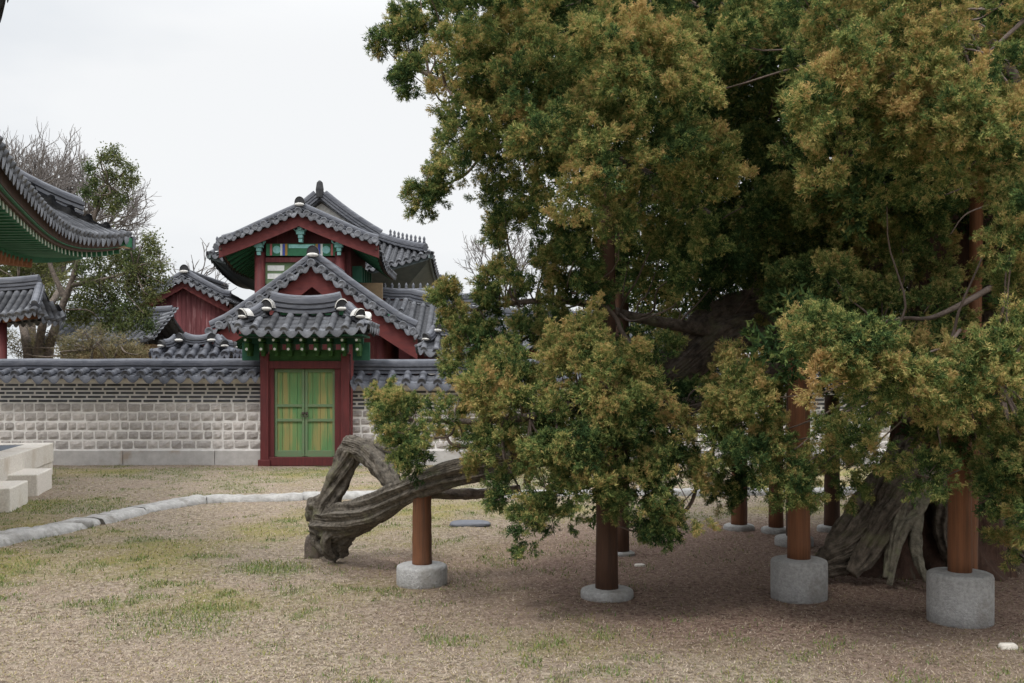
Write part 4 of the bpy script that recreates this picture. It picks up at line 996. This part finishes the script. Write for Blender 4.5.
# foliage clumps: picture outline, depth, spacing, size
def dU(x, y): return 6.35 + ((x - 610) / 230) ** 2 * 1.1 + max(0, y - 150) / 260
REG = [
 # polygon, depth fn, spacing px, clump radius range px, hue mean, density
 ([(412, -40), (416, 25), (402, 45), (414, 80), (430, 105), (442, 140), (462, 158), (488, 174), (500, 196), (560, 200), (640, 200), (690, 170), (700, 120), (715, 60), (790, 25), (805, -40)], dU, 28, (12, 24), .50, .8),
 ([(505, 205), (640, 200), (690, 170), (720, 230), (700, 300), (650, 330), (580, 330), (500, 330), (505, 300), (490, 280), (502, 258), (492, 240), (508, 228)], lambda x, y: 7.3 + .4 * math.sin(x * .05), 26, (10, 19), .46, .8),
 ([(790, -40), (806, 30), (790, 60), (802, 115), (795, 150), (818, 165), (832, 215), (875, 235), (925, 228), (960, 185), (1000, 170), (1060, 200), (1060, -40)], lambda x, y: 5.9 + max(0, y - 110) / 110 + ((x - 880) / 160) ** 2 * .3, 30, (13, 25), .54, .85),
 ([(690, 130), (790, 130), (830, 240), (800, 320), (720, 330), (680, 260)], lambda x, y: 7.9, 27, (18, 30), .36, .95),
 ([(775, 322), (782, 370), (822, 405), (850, 425), (900, 412), (940, 432), (980, 450), (1060, 470), (1060, 330), (1005, 335), (960, 360), (900, 345), (835, 322), (795, 312)], lambda x, y: 5.75 + abs(y - 370) / 160, 29, (12, 23), .54, .85),
 ([(1000, 190), (1060, 190), (1060, 300), (1005, 300)], lambda x, y: 5.9, 25, (18, 28), .62, 1.0),
 ([(490, 345), (560, 318), (640, 338), (685, 345), (695, 400), (720, 470), (690, 505), (650, 520), (615, 495), (570, 510), (535, 525), (512, 500), (486, 470), (484, 420), (476, 380)], lambda x, y: 6.95 + abs(x - 590) / 400, 29, (11, 22), .48, .8),
 ([(700, 400), (735, 360), (752, 380), (790, 400), (800, 450), (815, 480), (800, 510), (780, 490), (735, 490), (710, 480)], lambda x, y: 6.9, 29, (11, 20), .48, .75),
 ([(824, 430), (856, 428), (862, 455), (845, 475), (824, 478)], lambda x, y: 6.7, 26, (14, 22), .42, .9),
 ([(992, 455), (1060, 465), (1060, 515), (1005, 508), (985, 485)], lambda x, y: 6.0, 27, (14, 23), .45, .9),
 ([(820, 170), (960, 190), (965, 300), (990, 320), (830, 312), (790, 300), (800, 230)], lambda x, y: 7.3, 28, (16, 28), .40, .9),
 ([(998, 495), (1060, 485), (1060, 560), (1010, 555)], lambda x, y: 6.4, 30, (12, 18), .36, .8),
 ([(450, -40), (455, 30), (470, 90), (500, 135), (580, 165), (690, 150), (790, 25), (800, -40)], lambda x, y: dU(x, y) + 1.25, 36, (18, 28), .22, .5),  # inner layer in darker green, painting shade into the gaps between clumps
 ([(800, -40), (815, 60), (815, 130), (850, 210), (920, 215), (1060, 190), (1060, -40)], lambda x, y: 7.3, 31, (20, 30), .22, .6),  # darker green behind these clumps, shade put into its colour
 ([(790, 330), (830, 395), (900, 400), (980, 430), (1060, 450), (1060, 340), (900, 355)], lambda x, y: 6.9, 32, (18, 28), .22, .6),  # inner filler, its dark hue standing in for shade between clumps
 ([(510, 350), (650, 350), (690, 460), (640, 485), (540, 485), (505, 450)], lambda x, y: 7.75, 38, (16, 26), .22, .45),  # same darker inner layer, gaps deepened by colour
 ([(388, 396), (400, 404), (436, 402), (472, 405), (476, 445), (440, 448), (415, 436), (398, 436)], lambda x, y: 7.4, 20, (10, 17), .54, 1.0),
 ([(450, 305), (462, 330), (500, 330), (520, 360), (490, 400), (470, 395), (455, 372), (452, 350), (470, 345)], lambda x, y: 7.6, 21, (11, 19), .50, .95),
]
HOLES = [(609, 262, 13), (611, 292, 13), (611, 322, 10), (977, 205, 12), (977, 235, 14), (977, 268, 14), (975, 305, 14), (797, 395, 20), (799, 428, 14), (799, 450, 6), (799, 516, 12), (960, 474, 18), (960, 505, 18), (908, 432, 20), (700, 340, 22), (735, 328, 24), (680, 356, 12), (430, 84, 9), (590, 112, 6), (572, 142, 8), (665, 122, 8), (702, 6, 8), (646, 232, 7), (675, 236, 6), (722, 210, 5), (758, 240, 7), (822, 205, 9), (640, 300, 14), (590, 275, 9), (560, 285, 8), (520, 240, 8), (655, 305, 9),
         (508, 320, 10), (690, 360, 14), (678, 380, 12), (700, 420, 12), (610, 330, 6), (545, 405, 10), (506, 405, 9), (970, 230, 16), (1005, 255, 14), (905, 440, 20), (850, 395, 18)]
BLOBS = []     # centre, radius (m), hue, density, upness
def hole(x, y, r): return any(math.hypot(x - a, y - b) < c + r * .62 for a, b, c in HOLES)
for poly, dep, sp, (r0, r1), hm, dn in REG:
    bx = [p[0] for p in poly]; by = [p[1] for p in poly]; got = []
    tries = int((max(bx) - min(bx)) * (max(by) - min(by)) / sp ** 2 * 14)
    for _ in range(tries):
        x = random.uniform(min(bx), max(bx)); y = random.uniform(min(by), max(by))
        if not in_poly(x, y, poly) or any((x - a) ** 2 + (y - b) ** 2 < sp * sp for a, b in got): continue
        r = random.uniform(r0, r1)
        if hole(x, y, r): continue
        got.append((x, y)); Y = dep(x, y) + random.uniform(-.6, .6)
        BLOBS.append((P(x, y, Y), r * Y / F, hm + random.gauss(0, .13), dn))
HAND = [(562, 262, 15, 7.4, .5), (586, 250, 15, 7.35, .52), (545, 242, 13, 7.4, .48), (578, 288, 13, 7.4, .5), (532, 268, 11, 7.5, .48), (552, 290, 12, 7.5, .5), (598, 275, 12, 7.3, .5), (383, 42, 7, 7.6, .55), (394, 56, 10, 7.6, .58), (400, 18, 12, 7.5, .55), (404, 38, 12, 7.5, .55), (428, 190, 12, 7.6, .42), (420, 200, 8, 7.6, .4), (440, 196, 8, 7.6, .4), (447, 170, 12, 7.5, .5), (495, 235, 10, 7.6, .5), (505, 215, 10, 7.6, .5),
        (445, 293, 6, 7.7, .6), (449, 303, 8, 7.7, .6), (455, 318, 10, 7.7, .58), (462, 336, 12, 7.65, .58), (488, 285, 9, 7.7, .5), (497, 300, 10, 7.7, .5), (478, 330, 9, 7.7, .5), (382, 393, 8, 7.45, .58), (392, 405, 9, 7.45, .58), (400, 447, 10, 7.45, .4), (412, 462, 7, 7.4, .42),
        (600, 45, 34, 5.9, .66), (625, 75, 30, 5.85, .62), (660, 45, 30, 6.0, .68), (690, 90, 30, 6.0, .66), (650, 120, 30, 6.0, .62), (585, 105, 26, 6.1, .7), (730, 40, 28, 6.2, .62), (480, 60, 28, 6.7, .58), (520, 90, 26, 6.5, .6), (540, 60, 26, 6.4, .55),
        (710, 160, 28, 6.4, .6), (690, 185, 26, 6.5, .6), (530, 140, 22, 6.7, .66), (500, 140, 22, 6.9, .6),
        (880, 30, 34, 5.7, .62), (920, 60, 34, 5.6, .66), (850, 95, 30, 5.7, .66), (900, 110, 28, 5.7, .72), (965, 95, 36, 5.4, .68), (980, 120, 34, 5.4, .72), (815, 85, 26, 5.8, .62), (840, 130, 26, 5.9, .7), (1010, 140, 26, 5.5, .62), (960, 150, 22, 5.6, .66),
        (812, 328, 24, 5.6, .6), (850, 345, 26, 5.5, .62), (880, 370, 26, 5.5, .64), (915, 380, 24, 5.5, .62), (1010, 350, 28, 5.4, .62), (960, 390, 26, 5.6, .58), (872, 388, 18, 5.6, .60), (1015, 240, 26, 5.6, .66),
        (735, 385, 22, 6.5, .62), (745, 420, 26, 6.5, .58), (720, 440, 24, 6.6, .58), (770, 440, 22, 6.5, .56), (796, 478, 17, 6.4, .58), (786, 455, 15, 6.5, .56),
        (520, 400, 30, 6.6, .60), (555, 440, 28, 6.5, .60), (600, 380, 30, 6.4, .58), (620, 420, 28, 6.5, .56), (575, 350, 28, 6.6, .56), (640, 360, 26, 6.6, .55), (580, 470, 28, 6.6, .54), (545, 490, 22, 6.7, .52), (525, 530, 14, 6.7, .35), (530, 515, 16, 6.7, .42), (650, 505, 24, 6.7, .34), (620, 480, 24, 6.7, .42), (665, 460, 24, 6.7, .5),
        (640, 410, 26, 6.6, .55), (500, 440, 22, 6.8, .58), (872, 452, 14, 6.1, .56), (930, 472, 14, 5.9, .52), (1003, 490, 18, 5.9, .45), (1012, 468, 20, 5.8, .48)]
for (x, y, r, Y, h) in HAND: BLOBS.append((P(x, y, Y), r * Y / F, h - .05 + random.gauss(0, .06), 1.1))
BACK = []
for _ in range(2500):                                        # foliage behind, its shade deepened by a darker green, with the sky glimpsed in places
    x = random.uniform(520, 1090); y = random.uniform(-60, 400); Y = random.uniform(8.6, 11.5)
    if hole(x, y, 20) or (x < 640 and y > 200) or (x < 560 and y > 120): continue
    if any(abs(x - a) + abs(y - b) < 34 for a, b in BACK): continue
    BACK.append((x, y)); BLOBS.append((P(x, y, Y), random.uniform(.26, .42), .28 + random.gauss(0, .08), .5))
ctr = A(3.9, 8.7, 0)
for _ in range(420):                                        # the rest of the crown: above, behind and beyond the right border
    a = random.uniform(0, 6.28); rr = math.sqrt(random.random()) * 4.6; z = random.uniform(1.6, 7.6)
    lim = 4.7 * math.sqrt(max(0, 1 - ((z - 3.0) / 4.9) ** 2))
    if rr > lim: continue
    p = ctr + A(math.cos(a) * rr, math.sin(a) * rr, z); px = 512 + F * p[0] / p[1]; py = HZ - F * (p[2] - CAMZ) / p[1]
    if p[1] < 6.4 or (-20 < px < 1050 and py > -20 and p[1] < 11.5): continue
    if px < 560 and py > -25: continue
    if py < 0 and px < 1100 and p[1] < 7.4 + .25 * (p[2] - 4): continue
    if px < 1050 and py > 330: continue
    if -20 < px < 700 and py > 0: continue
    BLOBS.append((p, random.uniform(.35, .55), .4, .55))
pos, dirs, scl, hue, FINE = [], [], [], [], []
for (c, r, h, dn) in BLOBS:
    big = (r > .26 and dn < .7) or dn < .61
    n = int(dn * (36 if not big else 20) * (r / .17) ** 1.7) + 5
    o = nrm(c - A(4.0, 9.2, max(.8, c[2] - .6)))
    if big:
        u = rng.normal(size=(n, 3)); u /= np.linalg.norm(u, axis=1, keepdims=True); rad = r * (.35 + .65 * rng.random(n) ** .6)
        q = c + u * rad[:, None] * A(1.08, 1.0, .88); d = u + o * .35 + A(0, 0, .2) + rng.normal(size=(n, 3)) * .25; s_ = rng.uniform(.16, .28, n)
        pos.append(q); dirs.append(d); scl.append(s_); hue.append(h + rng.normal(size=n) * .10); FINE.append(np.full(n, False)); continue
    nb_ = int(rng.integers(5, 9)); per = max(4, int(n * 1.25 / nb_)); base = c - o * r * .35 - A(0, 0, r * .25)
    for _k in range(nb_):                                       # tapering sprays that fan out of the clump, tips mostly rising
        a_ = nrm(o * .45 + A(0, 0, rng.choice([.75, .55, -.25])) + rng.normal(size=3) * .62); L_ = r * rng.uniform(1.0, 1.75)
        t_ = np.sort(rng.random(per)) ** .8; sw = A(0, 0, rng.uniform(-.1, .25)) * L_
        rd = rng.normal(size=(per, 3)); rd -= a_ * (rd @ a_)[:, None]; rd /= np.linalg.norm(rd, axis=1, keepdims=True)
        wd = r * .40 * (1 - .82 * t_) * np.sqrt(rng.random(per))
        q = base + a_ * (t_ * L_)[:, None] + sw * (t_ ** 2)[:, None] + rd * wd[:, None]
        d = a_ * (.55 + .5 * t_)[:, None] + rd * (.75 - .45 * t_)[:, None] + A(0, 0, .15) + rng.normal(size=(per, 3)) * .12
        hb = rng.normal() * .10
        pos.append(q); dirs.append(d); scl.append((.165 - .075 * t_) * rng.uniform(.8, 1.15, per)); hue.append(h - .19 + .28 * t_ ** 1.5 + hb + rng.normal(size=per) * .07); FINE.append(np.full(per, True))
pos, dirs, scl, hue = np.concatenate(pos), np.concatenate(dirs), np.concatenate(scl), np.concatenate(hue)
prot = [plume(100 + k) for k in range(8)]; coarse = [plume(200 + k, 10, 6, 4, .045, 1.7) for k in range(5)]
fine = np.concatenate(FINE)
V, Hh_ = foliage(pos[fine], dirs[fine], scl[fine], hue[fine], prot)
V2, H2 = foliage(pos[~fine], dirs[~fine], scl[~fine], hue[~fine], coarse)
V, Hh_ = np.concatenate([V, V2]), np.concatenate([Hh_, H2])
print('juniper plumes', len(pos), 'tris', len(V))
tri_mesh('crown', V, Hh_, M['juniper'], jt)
# twigs joining each clump to the nearest limb
tw = MB(); sk = np.concatenate([c[::2, :3] for c in SKEL])
for (c, r, h, dn) in BLOBS:
    if dn < .7 and random.random() < .5: continue
    k = np.argmin(np.linalg.norm(sk - c, axis=1) + rng.uniform(0, .08, len(sk))); a = sk[k]; v = c - a; l_ = np.linalg.norm(v)
    if l_ > 1.15: continue
    m_ = [a + v * t + A(0, 0, -.10 * l_ * math.sin(math.pi * t)) + rng.normal(size=3) * .04 * l_ * (0 < t < 1) for t in (0, .25, .5, .75, 1)]
    pts = crm(m_, 12); tw.tube(pts, np.linspace(.006 + .006 * l_, .003, 12), 5, None, False)
def wtwig(pts, r0, r1, n=20):
    c = crm([P(*p) for p in pts], n); tw.tube(c, np.linspace(r0, r1, n), 6)
for pts, r0, r1 in (([(990, 288, 6.9), (960, 305, 6.7), (930, 318, 6.6), (905, 318, 6.5), (882, 322, 6.4)], .022, .010),
                    ([(1000, 150, 6.2), (975, 148, 6.2), (945, 152, 6.2), (910, 150, 6.2)], .014, .006), ([(985, 142, 6.2), (972, 165, 6.2), (955, 182, 6.3)], .010, .004),
                    ([(1024, 20, 5.9), (1000, 42, 5.8), (985, 55, 5.8)], .014, .006), ([(990, 175, 6.6), (970, 185, 6.6), (945, 195, 6.6)], .008, .004), ([(988, 205, 6.6), (965, 215, 6.6), (950, 235, 6.6)], .007, .003),
                    ([(605, 305, 7.4), (616, 318, 7.4), (622, 332, 7.4), (634, 348, 7.4)], .016, .02), ([(590, 303, 7.4), (605, 305, 7.4)], .006, .014),
                    ([(700, 470, 7.0), (690, 505, 7.0), (665, 525, 7.0), (640, 532, 7.0), (615, 525, 7.0)], .016, .006), ([(640, 515, 7.1), (670, 512, 7.1), (695, 490, 7.1)], .008, .004),
                    ([(500, 128, 7.3), (470, 170, 7.5), (452, 182, 7.6), (436, 190, 7.6)], .014, .004), ([(640, 390, 7.2), (600, 405, 7.1), (560, 400, 7.1), (545, 385, 7.1)], .02, .006),
                    ([(470, 448, 7.5), (452, 444, 7.5), (446, 436, 7.5), (438, 430, 7.5), (420, 432, 7.5)], .016, .005), ([(455, 305, 7.7), (470, 340, 7.6), (500, 350, 7.5), (540, 330, 7.5)], .005, .014),
                    ([(720, 400, 7.6), (690, 410, 7.5), (660, 425, 7.4)], .02, .008), ([(960, 330, 6), (948, 345, 5.9), (930, 352, 5.9)], .012, .006), ([(880, 452, 6.2), (905, 470, 6.2), (935, 478, 6.2), (960, 470, 6.2)], .008, .004)):
    wtwig(pts, r0, r1)
tw.build('twigs', M['twig'], lbo, True)

# ------------------------------------------------------------------ props under the limbs
def prop_post(px, pyb, rp, hp, r, ytop, label, m_='post', lean=0, taper=.06):
    """wooden prop on a round footing; pyb = picture row where the footing's front meets the ground"""
    Y = gY(pyb) + rp; X = (px - 512) * Y / F; zt = CAMZ + (HZ - ytop) * Y / F
    t = thing('support_post', label, 'prop post', (X, Y, 0), 'wooden props under the juniper')
    b = MB(); e = .018; b.lathe(A(X, Y, -.06), [(rp * .99, 0), (rp, .06 + hp * .3), (rp, .06 + hp - e * min(1.5, hp / e * .5)), (rp - e * .4, .06 + hp - e * .5), (rp - e * 1.4, .06 + hp), (r * .9, .06 + hp + .004)], 44); fo = b.build('footing', M['conc'], t, True)
    c = [A(X + lean * q, Y, hp - .02 + (zt - hp + .02) * q) for q in np.linspace(0, 1, 14)]
    ph = random.uniform(0, 6)
    b = MB(); b.tube(c, [r * (1 + .02 * math.sin(i * 1.7 + ph)) * (1 - taper * i / 13) for i in range(14)], 28, lambda a, q: 1 + .018 * math.sin(5 * a + ph) + .012 * math.sin(11 * a + 4 * q)); b.build('shaft', M[m_], t, True)
    return t
prop_post(422, 588.5, .205, .155, .079, 491, 'short bare prop holding up the low contorted limb', 'post')
prop_post(607, 600.5, .202, .05, .087, 150, 'tall prop with a flat disc footing in front of the foliage', 'postdark', taper=.4)
prop_post(621, 556, .13, .025, .078, 200, 'dark prop standing close behind the disc-footed one', 'postdark')
prop_post(739, 532, .17, .06, .09, 440, 'thin far prop, leftmost of those seen between the big footings', 'post')
prop_post(776, 535, .16, .06, .078, 330, 'far prop with a low footing, half hidden behind the tall-footed prop', 'post')
prop_post(794, 547, .19, .08, .08, 380, 'prop with low footing, peeking out directly behind the tall-footed prop', 'postdark')
prop_post(799, 603, .209, .29, .084, 330, 'orange-brown prop on a tall round footing beside the spreading root of the trunk', 'postwarm')
prop_post(832, 533, .16, .06, .085, 395, 'far dark prop between the tall-footed prop and the spreading root', 'postdark')
prop_post(960, 628, .212, .33, .078, 330, 'orange prop on the largest footing, in front of the trunk', 'postwarm')
prop_post(970, 600, .14, .06, .05, 130, 'slenderest prop, rising tall and reddish beside the trunk', 'postwarm', lean=.06)

# ------------------------------------------------------------------ stones
def rock(name, c, s_, label, m_='kerbm', cat='stone', seed=0):
    r = np.random.default_rng(seed); bm = bmesh.new(); bmesh.ops.create_icosphere(bm, subdivisions=3, radius=1)
    for v in bm.verts:
        p = np.array(v.co); q = np.sign(p) * np.abs(p) ** .6; q = q * (1 + .18 * (fbm(p[0] * 1.5 + 7 + seed, p[1] * 1.5 + p[2] * 2, seed) - .5) + r.normal() * .012)
        v.co = Vector(q * np.asarray(s_))
    me = bpy.data.meshes.new(name); bm.to_mesh(me); bm.free(); me.shade_smooth(); me.materials.append(M[m_])
    o = bpy.data.objects.new(name, me); col.objects.link(o); o.location = tuple(c); o['label'] = label; o['category'] = cat; return o
rock('stump_block', P(314, 548, 9.3) * A(1, 1, 0) + A(0, 0, .07), (.085, .09, .14), 'rough brown block propping the tip of the contorted limb', 'bark', 'block', 3)
rock('flat_stone', A((470 - 512) * gY(524) / F, gY(524), .0), (.24, .18, .035), 'flat grey stone sunk in the grass beside the short prop', 'ridge', 'stone', 5)
rock('small_stone', A((1008 - 512) * gY(648) / F, gY(648), .005), (.055, .035, .025), 'small pale stone on the ground by the largest prop footing', 'granite', 'stone', 6)
rock('broken_kerb_stone', A((78 - 512) * gY(527) / F, gY(527), .03), (.16, .10, .06), 'broken lump of stone fallen against the kerb', 'kerbm', 'stone', 7)
rock('small_stone', A((640 - 512) * gY(566) / F, gY(566), .0), (.05, .03, .02), 'pale pebble on bare ground beside the disc-footed prop', 'granite', 'stone', 8)

# ------------------------------------------------------------------ trees beyond the wall
def grow(mb, p, d, l_, r, depth, spread, rr, tips, up=.05, seg=4, wob=.16):
    pts = [p]; q = np.array(p, float); dd = nrm(d)
    for k in range(seg):
        dd = nrm(dd + rr.normal(size=3) * wob + A(0, 0, up)); q = q + dd * l_ / seg; pts.append(q.copy())
    mb.tube(pts, np.linspace(r, r * .66, seg + 1), 6 if r > .02 else 4, None, False)
    if depth == 0: tips.append((q, dd)); return
    for k in range(rr.integers(2, 4)):
        a = rr.normal(size=3); a = nrm(a - dd * np.dot(a, dd)); t = rr.uniform(.6, 1) if k else 1.0
        o = pts[-1] if k == 0 else pts[max(1, int(t * seg))]
        grow(mb, o, nrm(dd + a * spread * rr.uniform(.6, 1.2)), l_ * rr.uniform(.66, .85), r * .69, depth - 1, spread, rr, tips, up, seg, wob)
def bare_tree(px, py, Y, h0, r0, depth, label, seed, spread=.6, lean=(0, 0, 1), l0=None, nst=5):
    rr = np.random.default_rng(seed); b = P(px, py, Y); b[2] = 0; t = thing('bare_tree', label, 'tree', b); mb, br = MB(), MB(); tips = []
    tr = [b, b + nrm(A(*lean)) * h0 * .5 + A(.1, 0, 0), b + nrm(A(*lean)) * h0]; mb.tube(crm(tr, 10), np.linspace(r0, r0 * .7, 10), 12); mb.build('trunk', M['bark'], t, True)
    for k in range(nst): a = k * 2.4 + rr.uniform(0, .6); grow(br, tr[2] - A(0, 0, .12 * (k % 3) * h0 * .3), A(math.cos(a) * .95, math.sin(a) * .95, rr.uniform(.4, 1.2)), l0 or h0 * .33, r0 * .42, depth, spread, rr, tips, .06)
    br.build('branches', M['greytwig'], t); return t
bare_tree(28, 330, 40, 5.6, .28, 7, 'wide bare tree whose fine twigs rise above the upswept eave', 5, .62, (0, 0, 1), 2.05, 15)
bare_tree(158, 330, 38, 4.2, .13, 4, 'thin bare tree reaching into the sky beside the red boarded gable', 9, .5, (.12, 0, 1), 1.2)
bare_tree(506, 330, 38, 5.0, .10, 5, 'bare tree whose faint twigs show against the sky beside the juniper crown', 14, .5, (0, 0, 1), 1.1)
cardp = []
for k in range(5):
    r_ = np.random.default_rng(300 + k); T, H = [], []
    for i in range(30):
        o = r_.normal(size=3) * .42; d = nrm(r_.normal(size=3)); q = nrm(np.cross(d, r_.normal(size=3))); l_ = r_.uniform(.22, .36)
        T.append([o - q * l_ * .3, o + q * l_ * .3, o + d * l_]); H.append(r_.uniform(-.25, .25))
    cardp.append((np.array(T), np.array(H)))
def leafy(name, label, px, Y, blobs, limbs, hue0, m_='broad', cat='tree', s0=.34, seed=1, trunkm='bark'):
    b = P(px, 385, Y); b[2] = 0; t = thing(name, label, cat, b); mb = MB()
    for pts in limbs:
        q = np.array([[*P(x, y, yy), r] for (x, y, yy, r) in pts]); c = crm(q, 16); mb.tube(c[:, :3], c[:, 3], 12, fl(seed, 6, .10))
    ps, ds, ss, hs = [], [], [], []
    for (x, y, r, dy) in blobs:
        c = P(x, y, Y + dy); Rr = r * (Y + dy) / F; n = int(58 * (Rr / .5) ** 1.7) + 8; u = rng.normal(size=(n, 3)); u /= np.linalg.norm(u, axis=1, keepdims=True)
        ps.append(c + u * (Rr * (.3 + .7 * rng.random(n) ** .6))[:, None]); ds.append(u + .3 * rng.normal(size=(n, 3))); ss.append(rng.uniform(.5, 1.0, n) * s0 * .8); hs.append(hue0 + rng.normal() * .12 + rng.normal(size=n) * .1)
        b0 = min((P(*pt[:3]) for li in limbs for pt in li[1:]), key=lambda z_: np.linalg.norm(z_ - c))
        for q in range(1): mb.tube(crm([b0, (b0 + c) / 2 + rng.normal(size=3) * .2, c + rng.normal(size=3) * Rr * .4], 8), np.linspace(.026, .010, 8), 5, None, False)
    mb.build('trunk', M[trunkm], t, True)
    V, H = foliage(np.concatenate(ps), np.concatenate(ds), np.concatenate(ss), np.concatenate(hs), cardp); tri_mesh('crown', V, H, M[m_], t); return t
bl1 = [(90, 168, 5, 0), (104, 158, 6, 0), (119, 162, 5, 0), (131, 169, 6, 0), (111, 175, 6, 0), (96, 182, 6, 0), (126, 184, 6, 0), (134, 179, 3, 0), (108, 192, 6, 0), (121, 199, 6, 0), (99, 203, 5, 0), (86, 192, 4, 0), (113, 208, 5, 0), (114, 152, 4, 0), (140, 262, 11, 0.4), (152, 250, 9, 0), (157, 268, 9, 0), (128, 254, 10, 0), (146, 278, 11, 0.2), (133, 272, 12, 0), (118, 266, 11, 0.3), (104, 276, 12, 0.5), (160, 284, 8, 0), (150, 296, 10, 0), (136, 290, 12, 0.2), (121, 286, 12, 0), (108, 296, 13, 0.4), (92, 286, 11, 0), (84, 268, 10, 0), (96, 258, 9, 0.4), (112, 250, 8, 0), (70, 250, 10, 0.5), (60, 256, 10, 0.5), (82, 300, 10, 0.2), (128, 306, 11, 0), (143, 312, 9, 0), (112, 312, 11, 0.3), (95, 308, 10, 0.2), (134, 322, 9, 0), (120, 326, 9, 0.2), (148, 326, 7, 0), (104, 326, 8, 0.3), (150, 240, 7, 0), (72, 316, 9, 0.4), (84, 318, 8, 0.4)]
leafy('evergreen_tree', 'dark-trunked evergreen with open crown in front of the long tiled roof', 45, 27, bl1, [[(46, 385, 27, .15), (50, 345, 27, .13), (61, 310, 27, .11), (72, 280, 27, .085), (80, 255, 27, .06)], [(66, 300, 27, .09), (52, 270, 27, .07), (45, 240, 27, .05)], [(80, 255, 27, .1), (95, 215, 27, .07), (108, 185, 27, .04)], [(72, 285, 27, .08), (100, 280, 27, .05), (135, 270, 27, .03)]], .55, seed=51)
bl2 = [(10, 262, 22, 0), (30, 270, 18, 0), (5, 285, 18, 0), (45, 262, 14, 0), (25, 290, 16, 0), (-20, 270, 24, 0), (55, 285, 14, 0), (40, 250, 12, 0), (15, 300, 14, .4), (45, 300, 12, .4)]
leafy('evergreen_tree', 'bright green evergreen filling the gap under the upswept eave', 33, 29, bl2, [[(30, 385, 26.8, .15), (27, 345, 26.9, .13), (20, 312, 27.5, .11), (18, 280, 28.5, .08)], [(38, 385, 26.8, .14), (40, 340, 26.9, .13), (47, 312, 27, .1), (60, 290, 28, .1)]], .72, seed=52)
bl3 = [(8, 345, 12, 3), (22, 350, 12, 3), (40, 348, 12, 3), (55, 340, 11, 3), (30, 338, 10, 4), (10, 335, 9, 4), (70, 345, 12, 0), (85, 338, 12, 0), (100, 343, 13, 0), (118, 345, 12, 0), (135, 347, 11, 0), (92, 352, 12, 0), (110, 355, 10, 0), (75, 355, 10, 0), (146, 352, 8, 0), (128, 356, 9, 0), (62, 352, 9, 0), (98, 330, 8, 0)]
leafy('dry_bush', 'tan half-dry bush just behind the wall coping', 100, 24, bl3, [[(90, 400, 24, .07), (90, 370, 24, .06), (92, 350, 24, .03)], [(92, 395, 24, .05), (110, 365, 24, .04), (120, 345, 24, .02)]], .55, 'bushm', 'bush', .2, 53)
